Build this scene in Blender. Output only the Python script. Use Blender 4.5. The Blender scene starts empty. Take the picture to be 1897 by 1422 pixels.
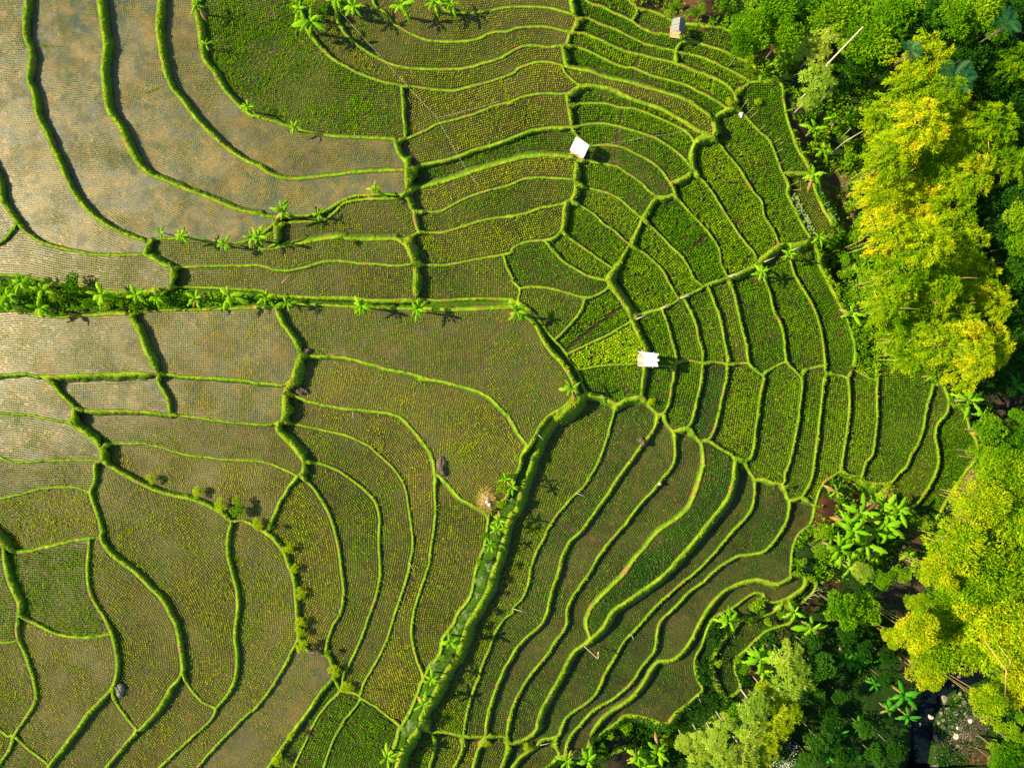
import bpy, math, random
import numpy as np
from mathutils import Vector, Matrix

# ---------------------------------------------------------------- camera, light, exposure
H = 70.0            # drone height above the reference level (m)
S = 0.055           # metres per photo pixel at the reference level
CX, CY = 948.5, 711.0
scn = bpy.context.scene
col = scn.collection
cam = bpy.data.objects.new('camera', bpy.data.cameras.new('camera'))
col.objects.link(cam)
cam.location = (0, 0, H)
cam.data.sensor_width = 36.0
cam.data.lens = 36.0 * H / (1897 * S)
cam.data.clip_end = 3000.0
scn.camera = cam

SUN_EL, SUN_AZ = math.radians(36), math.atan2(0.14, -1.0)   # the sun stands to the left
sdir = Vector((math.cos(SUN_EL) * math.cos(SUN_AZ), math.cos(SUN_EL) * math.sin(SUN_AZ), math.sin(SUN_EL)))
world = bpy.data.worlds.new('World')
scn.world = world
world.use_nodes = True
wn = world.node_tree
bg = wn.nodes['Background']
sky = wn.nodes.new('ShaderNodeTexSky')
sky.sky_type = 'NISHITA'
sky.sun_disc = False
sky.sun_elevation = SUN_EL
sky.sun_rotation = math.atan2(sdir.x, sdir.y)
sky.altitude = 400
sky.air_density = 1.0
sky.dust_density = 0.6
wn.links.new(sky.outputs[0], bg.inputs[0])
bg.inputs[1].default_value = 0.075
sun = bpy.data.objects.new('sun', bpy.data.lights.new('sun', 'SUN'))
col.objects.link(sun)
sun.rotation_euler = sdir.to_track_quat('Z', 'Y').to_euler()
sun.data.energy = 5.0
sun.data.angle = math.radians(0.6)
sun.data.color = (1.0, 0.80, 0.45)
scn.view_settings.view_transform = 'Standard'
scn.view_settings.look = 'None'
scn.view_settings.exposure = 1.1
scn.view_settings.gamma = 1.0
scn.view_settings.use_curve_mapping = False

rng = np.random.RandomState(7)
random.seed(7)

def f_at(z):
    return S * (H - z) / H
def P(px, py, z):
    f = f_at(z)
    return Vector(((px - CX) * f, (CY - py) * f, z))
def unP(x, y, z):
    f = f_at(z)
    return x / f + CX, CY - y / f

# ---------------------------------------------------------------- value noise
_T = np.random.RandomState(3).rand(256, 256)
def vnoise(x, y, sc):
    x = np.asarray(x, float) / sc + 1000.3; y = np.asarray(y, float) / sc + 1000.7
    xi = np.floor(x).astype(int); yi = np.floor(y).astype(int)
    u = x - xi; v = y - yi
    u = u * u * (3 - 2 * u); v = v * v * (3 - 2 * v)
    a = _T[yi & 255, xi & 255]; b = _T[yi & 255, (xi + 1) & 255]
    c = _T[(yi + 1) & 255, xi & 255]; d = _T[(yi + 1) & 255, (xi + 1) & 255]
    return (a * (1 - u) + b * u) * (1 - v) + (c * (1 - u) + d * u) * v
def fbm(x, y, sc):
    return (vnoise(x, y, sc) + .5 * vnoise(x + 37, y, sc / 2) + .25 * vnoise(x, y + 91, sc / 4)) / 1.75

# ---------------------------------------------------------------- materials
def mat(name):
    m = bpy.data.materials.new(name); m.use_nodes = True
    nt = m.node_tree; nt.nodes.clear()
    out = nt.nodes.new('ShaderNodeOutputMaterial')
    return m, nt, out
def nd(nt, t, **kw):
    n = nt.nodes.new(t)
    for k, v in kw.items():
        if hasattr(n, k): setattr(n, k, v)
        else: n.inputs[k.replace('_', ' ')].default_value = v
    return n
def noise(nt, scale, detail=4, rough=.6, vec=None):
    g = nt.nodes.new('ShaderNodeNewGeometry') if vec is None else None
    n = nt.nodes.new('ShaderNodeTexNoise')
    n.inputs['Scale'].default_value = scale; n.inputs['Detail'].default_value = detail
    n.inputs['Roughness'].default_value = rough
    nt.links.new(g.outputs['Position'] if g else vec, n.inputs['Vector'])
    return n.outputs['Fac']
def ramp(nt, fac, stops):
    r = nt.nodes.new('ShaderNodeValToRGB')
    e = r.color_ramp.elements
    while len(e) < len(stops): e.new(0.5)
    for i, (p, c) in enumerate(stops):
        e[i].position = p; e[i].color = (c[0], c[1], c[2], 1) if len(c) >= 3 else (c[0],) * 3 + (1,)
    nt.links.new(fac, r.inputs[0])
    return r.outputs[0]
def g3(v): return (v, v, v)
def mix(nt, fac, a, b):
    m = nt.nodes.new('ShaderNodeMix'); m.data_type = 'RGBA'
    for s_, v in ((0, fac), (6, a), (7, b)):
        if isinstance(v, (int, float)): m.inputs[s_].default_value = v
        elif isinstance(v, tuple): m.inputs[s_].default_value = (*v[:3], 1)
        else: nt.links.new(v, m.inputs[s_])
    return m.outputs[2]
def attr(nt, name, typ='GEOMETRY', out='Fac'):
    a = nt.nodes.new('ShaderNodeAttribute'); a.attribute_name = name; a.attribute_type = typ
    return a.outputs[out]
def math_(nt, op, a, b=None):
    m = nt.nodes.new('ShaderNodeMath'); m.operation = op
    for i, v in enumerate((a, b)):
        if v is None: continue
        if isinstance(v, (int, float)): m.inputs[i].default_value = v
        else: nt.links.new(v, m.inputs[i])
    return m.outputs[0]
def principled(nt, out, color, rough=.8, spec=.3, bump=None, bstr=.3, bdist=.05):
    p = nt.nodes.new('ShaderNodeBsdfPrincipled')
    if isinstance(color, tuple): p.inputs['Base Color'].default_value = (*color, 1)
    else: nt.links.new(color, p.inputs['Base Color'])
    if isinstance(rough, (int, float)): p.inputs['Roughness'].default_value = rough
    else: nt.links.new(rough, p.inputs['Roughness'])
    p.inputs['Specular IOR Level'].default_value = spec
    if bump is not None:
        b = nt.nodes.new('ShaderNodeBump'); b.inputs['Strength'].default_value = bstr; b.inputs['Distance'].default_value = bdist
        nt.links.new(bump, b.inputs['Height']); nt.links.new(b.outputs[0], p.inputs['Normal'])
    nt.links.new(p.outputs[0], out.inputs[0])
    return p
def leafy(name, stops, transl=.3, gloss=.12, nscale=.5, rnd=True):
    """leaf surface: colour runs over each leaf's own random value and a broad patchiness"""
    m, nt, out = mat(name)
    v = attr(nt, 'v')
    n = noise(nt, nscale, 2)
    oi = nt.nodes.new('ShaderNodeObjectInfo')
    f = math_(nt, 'ADD', math_(nt, 'MULTIPLY', v, .5), math_(nt, 'MULTIPLY', n, .5))
    f = math_(nt, 'ADD', f, math_(nt, 'MULTIPLY', math_(nt, 'SUBTRACT', oi.outputs['Random'], .5), .25 if rnd == 's' else (.42 if rnd else 0)))
    c = ramp(nt, f, stops)
    d = nt.nodes.new('ShaderNodeBsdfDiffuse'); t = nt.nodes.new('ShaderNodeBsdfTranslucent')
    g = nt.nodes.new('ShaderNodeBsdfGlossy'); g.inputs['Roughness'].default_value = .45
    g.inputs['Color'].default_value = (.9, .95, .8, 1)
    nt.links.new(c, d.inputs[0]); nt.links.new(c, t.inputs[0])
    m1 = nt.nodes.new('ShaderNodeMixShader'); m1.inputs[0].default_value = transl
    nt.links.new(d.outputs[0], m1.inputs[1]); nt.links.new(t.outputs[0], m1.inputs[2])
    m2 = nt.nodes.new('ShaderNodeMixShader'); m2.inputs[0].default_value = gloss * .35
    nt.links.new(m1.outputs[0], m2.inputs[1]); nt.links.new(g.outputs[0], m2.inputs[2])
    nt.links.new(m2.outputs[0], out.inputs[0])
    return m
def simple(name, c1, c2, sc=6, rough=.8, spec=.3, bstr=.3):
    m, nt, out = mat(name)
    n = noise(nt, sc)
    principled(nt, out, ramp(nt, n, [(.3, c1), (.7, c2)]), rough, spec, n, bstr)
    return m

# flooded paddy mud, wetter and paler where 'grey' (a per-paddy number) is high; its blue-grey paints reflected sky
def make_mud():
    m, nt, out = mat('paddy_mud')
    grey = attr(nt, 'grey', 'OBJECT')
    big = noise(nt, .16, 5, .6); mid = noise(nt, 1.1, 5, .65); fine = noise(nt, 9, 3)
    brown = ramp(nt, mid, [(.3, (.008, .011, .008)), (.5, (.024, .020, .008)), (.75, (.105, .055, .011))])
    brown = mix(nt, ramp(nt, noise(nt, .22, 5, .65), [(.48, g3(0)), (.62, g3(.75))]), brown, (.045, .065, .006))
    wet = ramp(nt, noise(nt, .5, 6, .75), [(.38, (.020, .058, .080)), (.48, (.045, .070, .050)), (.58, (.17, .125, .042)), (.72, (.30, .20, .07))])  # blue stops paint the sky's reflection onto the brown water
    wet = mix(nt, ramp(nt, grey, [(.45, g3(.85)), (.95, g3(0))]), wet, (.11, .078, .026))
    pale = mix(nt, ramp(nt, mid, [(.35, g3(0)), (.7, g3(.65))]), wet, (.21, .135, .036))
    k = math_(nt, 'ADD', math_(nt, 'MULTIPLY', grey, 1.15), math_(nt, 'MULTIPLY', math_(nt, 'SUBTRACT', big, .5), 1.5))
    kk = nt.nodes.new('ShaderNodeClamp'); nt.links.new(k, kk.inputs[0])
    c = mix(nt, kk.outputs[0], brown, pale)
    c = mix(nt, ramp(nt, fine, [(.35, g3(0)), (.7, g3(.35))]), c, (.05, .05, .02))
    r = ramp(nt, noise(nt, .35, 4, .7), [(.40, g3(.52)), (.58, g3(.30))])
    p_ = principled(nt, out, c, r, .5, fine, .12, .02)
    nt.links.new(math_(nt, 'ADD', math_(nt, 'MULTIPLY', kk.outputs[0], .45), .25), p_.inputs['Specular IOR Level'])
    return m
M_mud = make_mud()

def make_bund():
    m, nt, out = mat('bund_grass')
    t = attr(nt, 't')                     # 0 on the trodden crest, 1 at the foot
    n1 = noise(nt, .5, 4); n2 = noise(nt, 5, 4, .7); n3 = noise(nt, 28, 2)
    green = ramp(nt, n2, [(.3, (.025, .10, .003)), (.55, (.08, .24, .004)), (.75, (.22, .38, .008))])
    straw = ramp(nt, n3, [(.35, (.20, .36, .008)), (.7, (.46, .47, .03))])  # straw tint, brightened to paint in the sunlit look of bank tops
    soil = ramp(nt, n2, [(.35, (.045, .026, .012)), (.7, (.12, .07, .028))])
    crest = math_(nt, 'MULTIPLY', ramp(nt, t, [(.25, g3(1)), (.5, g3(0))]), ramp(nt, n1, [(.40, g3(.35)), (.62, g3(.95))]))
    c = mix(nt, crest, green, straw)
    bare = ramp(nt, noise(nt, .9, 5, .7), [(.56, g3(0)), (.64, g3(.9))])
    c = mix(nt, bare, c, ramp(nt, n3, [(.3, (.14, .075, .02)), (.7, (.42, .24, .07))]))
    foot = math_(nt, 'MULTIPLY', ramp(nt, t, [(.62, g3(0)), (.88, g3(1))]), ramp(nt, n1, [(.35, g3(1)), (.7, g3(.35))]))
    c = mix(nt, foot, c, soil)
    principled(nt, out, c, .85, .2, n3, .5, .05)
    return m
M_bund = make_bund()
def make_terrain():
    m, nt, out = mat('hillside_ground')
    a = attr(nt, 'soil', out='Color'); w = attr(nt, 'soil', out='Alpha')
    n1 = noise(nt, .7, 5, .65); n2 = noise(nt, 7, 4, .7)
    g = ramp(nt, n2, [(.3, (.006, .020, .003)), (.55, (.018, .055, .005)), (.75, (.05, .11, .010))])
    vv = ramp(nt, n2, [(.3, g3(.45)), (.7, g3(1.5))])
    mm = nt.nodes.new('ShaderNodeMix'); mm.data_type = 'RGBA'; mm.blend_type = 'MULTIPLY'; mm.inputs[0].default_value = 1
    nt.links.new(a, mm.inputs[6]); nt.links.new(vv, mm.inputs[7])
    f = math_(nt, 'MULTIPLY', w, 1.0)
    k = math_(nt, 'ADD', f, math_(nt, 'MULTIPLY', math_(nt, 'SUBTRACT', n1, .5), 1.2))
    ff = ramp(nt, k, [(.38, g3(0)), (.6, g3(1))])
    principled(nt, out, mix(nt, ff, g, mm.outputs[2]), .9, .2, n2, .6, .08)
    return m
M_terrain = make_terrain()

M_rice = leafy('rice_leaf', [(.1, (.07, .20, .004)), (.45, (.17, .33, .005)), (.75, (.36, .43, .008)), (1, (.54, .50, .02))], .25, .0, .35, rnd='s')
M_rice_shade = leafy('shade_toned_rice_leaf', [(.1, (.012, .08, .012)), (.45, (.045, .17, .016)), (.75, (.14, .28, .016)), (1, (.30, .40, .02))], .25, .0, .3, rnd='s')  # blue-green shade over the lower right strips, painted into the leaf colour
M_rice_d = leafy('dense_rice_leaf', [(.1, (.022, .12, .004)), (.42, (.085, .25, .004)), (.72, (.19, .36, .005)), (1, (.38, .47, .01))], .3, .0, .3, rnd='s')
M_grass = leafy('bank_grass_blade', [(.1, (.07, .26, .003)), (.4, (.20, .46, .005)), (.7, (.46, .60, .010)), (1, (.70, .56, .04))], .3, .0, .6, rnd=False)
M_banana = leafy('banana_leaf', [(.1, (.07, .28, .004)), (.5, (.18, .44, .010)), (.9, (.34, .56, .025))], .3, .0, 1.5)
M_banana_shade = leafy('shade_toned_banana_leaf', [(.1, (.015, .16, .006)), (.5, (.045, .28, .014)), (.9, (.12, .40, .03))], .3, .0, 1.5)  # darker copy of the banana leaf with the gully's shade painted in
M_dry = leafy('withered_leaf', [(.1, (.20, .13, .03)), (.9, (.42, .27, .08))], .2, .1, 2)
M_bamboo = leafy('bamboo_leaf', [(.14, (.020, .10, .002)), (.38, (.11, .29, .004)), (.60, (.33, .49, .007)), (.82, (.62, .58, .010)), (1, (.80, .48, .03))], .28, .0, .55, rnd='s')
M_broad = leafy('broadleaf', [(.15, (.02, .11, .003)), (.5, (.095, .28, .005)), (.85, (.30, .47, .010))], .25, .0, .6)
M_dark = leafy('shade_toned_leaf', [(.15, (.010, .045, .004)), (.5, (.025, .10, .008)), (.9, (.06, .19, .014))], .2, .0, .6)  # darker leaf greens; on the gully undergrowth they paint in the shade
M_rosette = leafy('pale_rosette_leaf', [(.15, (.13, .28, .012)), (.5, (.27, .44, .025)), (.9, (.46, .55, .05))], .35, .05, .8)
M_yellow = leafy('yellow_shrub_leaf', [(.15, (.12, .26, .005)), (.5, (.28, .42, .008)), (.9, (.52, .54, .02))], .3, .0, 2, rnd=False)
M_greygreen = leafy('grey_green_leaf', [(.15, (.13, .24, .06)), (.5, (.24, .38, .11)), (.9, (.38, .50, .18))], .3, .1, 2)
M_palm = leafy('palm_frond_leaf', [(.15, (.006, .07, .02)), (.9, (.03, .18, .05))], .2, .1, 1)
M_wood = simple('pale_pole_wood', (.42, .30, .16), (.66, .52, .32), 8)
M_bark = simple('tree_bark', (.10, .08, .055), (.24, .20, .15), 5)
M_stem = simple('banana_stem', (.16, .17, .05), (.30, .26, .10), 5)
M_palebark = simple('pale_bark', (.38, .34, .28), (.60, .54, .45), 4)
M_culm = simple('bamboo_culm', (.40, .28, .08), (.66, .50, .18), 3)
M_tin = simple('white_painted_tin', (.62, .70, .86), (.74, .80, .93), 4, .35, .5, .1)
M_greytin = simple('weathered_grey_sheet', (.11, .125, .15), (.24, .25, .28), 5, .5, .4, .2)
M_rock = simple('river_rock', (.10, .10, .09), (.28, .26, .23), 3, .7, .3, .5)
M_rockp = simple('pale_rock', (.45, .38, .30), (.66, .58, .50), 4, .7, .3, .4)
M_heap = simple('dark_mud_heap', (.035, .028, .022), (.15, .11, .08), 6, .7, .4, 1.0)
M_straw = leafy('straw', [(.1, (.30, .20, .04)), (.5, (.50, .38, .09)), (.9, (.68, .52, .20))], .2, .1, 3)
M_strawb = simple('straw_bed', (.26, .20, .05), (.48, .36, .10), 9)
M_cloth = simple('pinkish_cloth', (.55, .30, .20), (.72, .46, .34), 6)
M_string = simple('white_string', (.62, .60, .55), (.75, .73, .68), 6)
M_white = simple('white_flower', (.6, .6, .66), (.8, .8, .82), 6)
def make_water():
    m, nt, out = mat('stream_water')
    n = noise(nt, 1.6, 3)
    p = principled(nt, out, ramp(nt, n, [(.3, (.002, .005, .010)), (.7, (.006, .012, .020))]), .12, .12, noise(nt, 3, 4), .6, .08)
    return m
M_water = make_water()

# ---------------------------------------------------------------- mesh helpers
def raw_mesh(name, V, F, sizes=None, mats=(), attrs=None, smooth=False):
    """V (n,3); F flat loop indices; sizes per-face loop counts (int or array)"""
    me = bpy.data.meshes.new(name)
    V = np.ascontiguousarray(V, np.float32); F = np.ascontiguousarray(F, np.int32).ravel()
    if isinstance(sizes, int): sizes = np.full(len(F) // sizes, sizes, np.int32)
    me.vertices.add(len(V)); me.vertices.foreach_set('co', V.ravel())
    me.loops.add(len(F)); me.loops.foreach_set('vertex_index', F)
    me.polygons.add(len(sizes))
    st = np.concatenate([[0], np.cumsum(sizes)[:-1]]).astype(np.int32)
    me.polygons.foreach_set('loop_start', st)
    if smooth: me.polygons.foreach_set('use_smooth', np.ones(len(sizes), bool))
    for m in mats: me.materials.append(m)
    if attrs:
        for k, a in attrs.items():
            a = np.ascontiguousarray(a, np.float32)
            if a.ndim == 1:
                at = me.attributes.new(k, 'FLOAT', 'POINT'); at.data.foreach_set('value', a)
            else:
                at = me.attributes.new(k, 'FLOAT_COLOR', 'POINT'); at.data.foreach_set('color', a.ravel())
    me.update(calc_edges=True)
    return me
def link(name, data, parent=None, **props):
    o = bpy.data.objects.new(name, data); col.objects.link(o)
    if parent is not None: o.parent = parent
    for k, v in props.items(): o[k] = v
    return o
def thing(name, label, cat, loc, group=None, rz=0):
    o = link(name, None); o.location = loc; o.rotation_euler = (0, 0, rz)
    o['label'] = label; o['category'] = cat
    if group: o['group'] = group
    return o
class MB:
    def __init__(s): s.v = []; s.f = []; s.n = 0
    def add(s, V, F):
        V = np.asarray(V, float); s.v.append(V); s.f += [tuple(i + s.n for i in q) for q in F]; s.n += len(V); return s
    def box(s, c, d, rot=None):
        c = np.array(c, float); h = np.array(d, float) / 2
        V = np.array([(x, y, z) for x in (-1, 1) for y in (-1, 1) for z in (-1, 1)], float) * h
        if rot is not None: V = V @ np.array(rot).T
        return s.add(V + c, [(0, 1, 3, 2), (4, 6, 7, 5), (0, 4, 5, 1), (2, 3, 7, 6), (0, 2, 6, 4), (1, 5, 7, 3)])
    def tube(s, pts, rad, k=6):
        pts = [np.array(p, float) for p in pts]; n = len(pts)
        rad = rad if hasattr(rad, '__len__') else [rad] * n
        V = []
        for i, p in enumerate(pts):
            d = pts[min(i + 1, n - 1)] - pts[max(i - 1, 0)]; d /= np.linalg.norm(d) + 1e-9
            a = np.cross(d, (0, 0, 1) if abs(d[2]) < .9 else (1, 0, 0)); a /= np.linalg.norm(a); b = np.cross(d, a)
            for j in range(k):
                t = 2 * math.pi * j / k
                V.append(p + rad[i] * (a * math.cos(t) + b * math.sin(t)))
        F = [(i * k + j, i * k + (j + 1) % k, (i + 1) * k + (j + 1) % k, (i + 1) * k + j) for i in range(n - 1) for j in range(k)]
        F += [tuple(range(k))[::-1], tuple((n - 1) * k + j for j in range(k))]
        return s.add(V, F)
    def mesh(s, name, m, smooth=False):
        V = np.vstack(s.v); me = bpy.data.meshes.new(name)
        me.from_pydata([tuple(v) for v in V], [], s.f); me.materials.append(m)
        if smooth: me.polygons.foreach_set('use_smooth', [True] * len(me.polygons))
        me.update(); return me

def tris_from(base, tip, side, v):
    """one triangle per leaf: base +- side -> tip"""
    n = len(base)
    V = np.empty((n, 3, 3)); V[:, 0] = base - side; V[:, 1] = base + side; V[:, 2] = tip
    return V.reshape(-1, 3), np.arange(n * 3), np.repeat(v, 3)
def leaves_from(base, d, side, v, bend=None):
    """diamond leaves (4 verts, one quad): base, mid +- side, tip"""
    n = len(base)
    V = np.empty((n, 4, 3)); mid = base + d * .5
    if bend is not None: mid = mid + bend
    V[:, 0] = base; V[:, 1] = mid - side; V[:, 2] = base + d; V[:, 3] = mid + side
    return V.reshape(-1, 3), np.arange(n * 4), np.repeat(v, 4)

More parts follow.
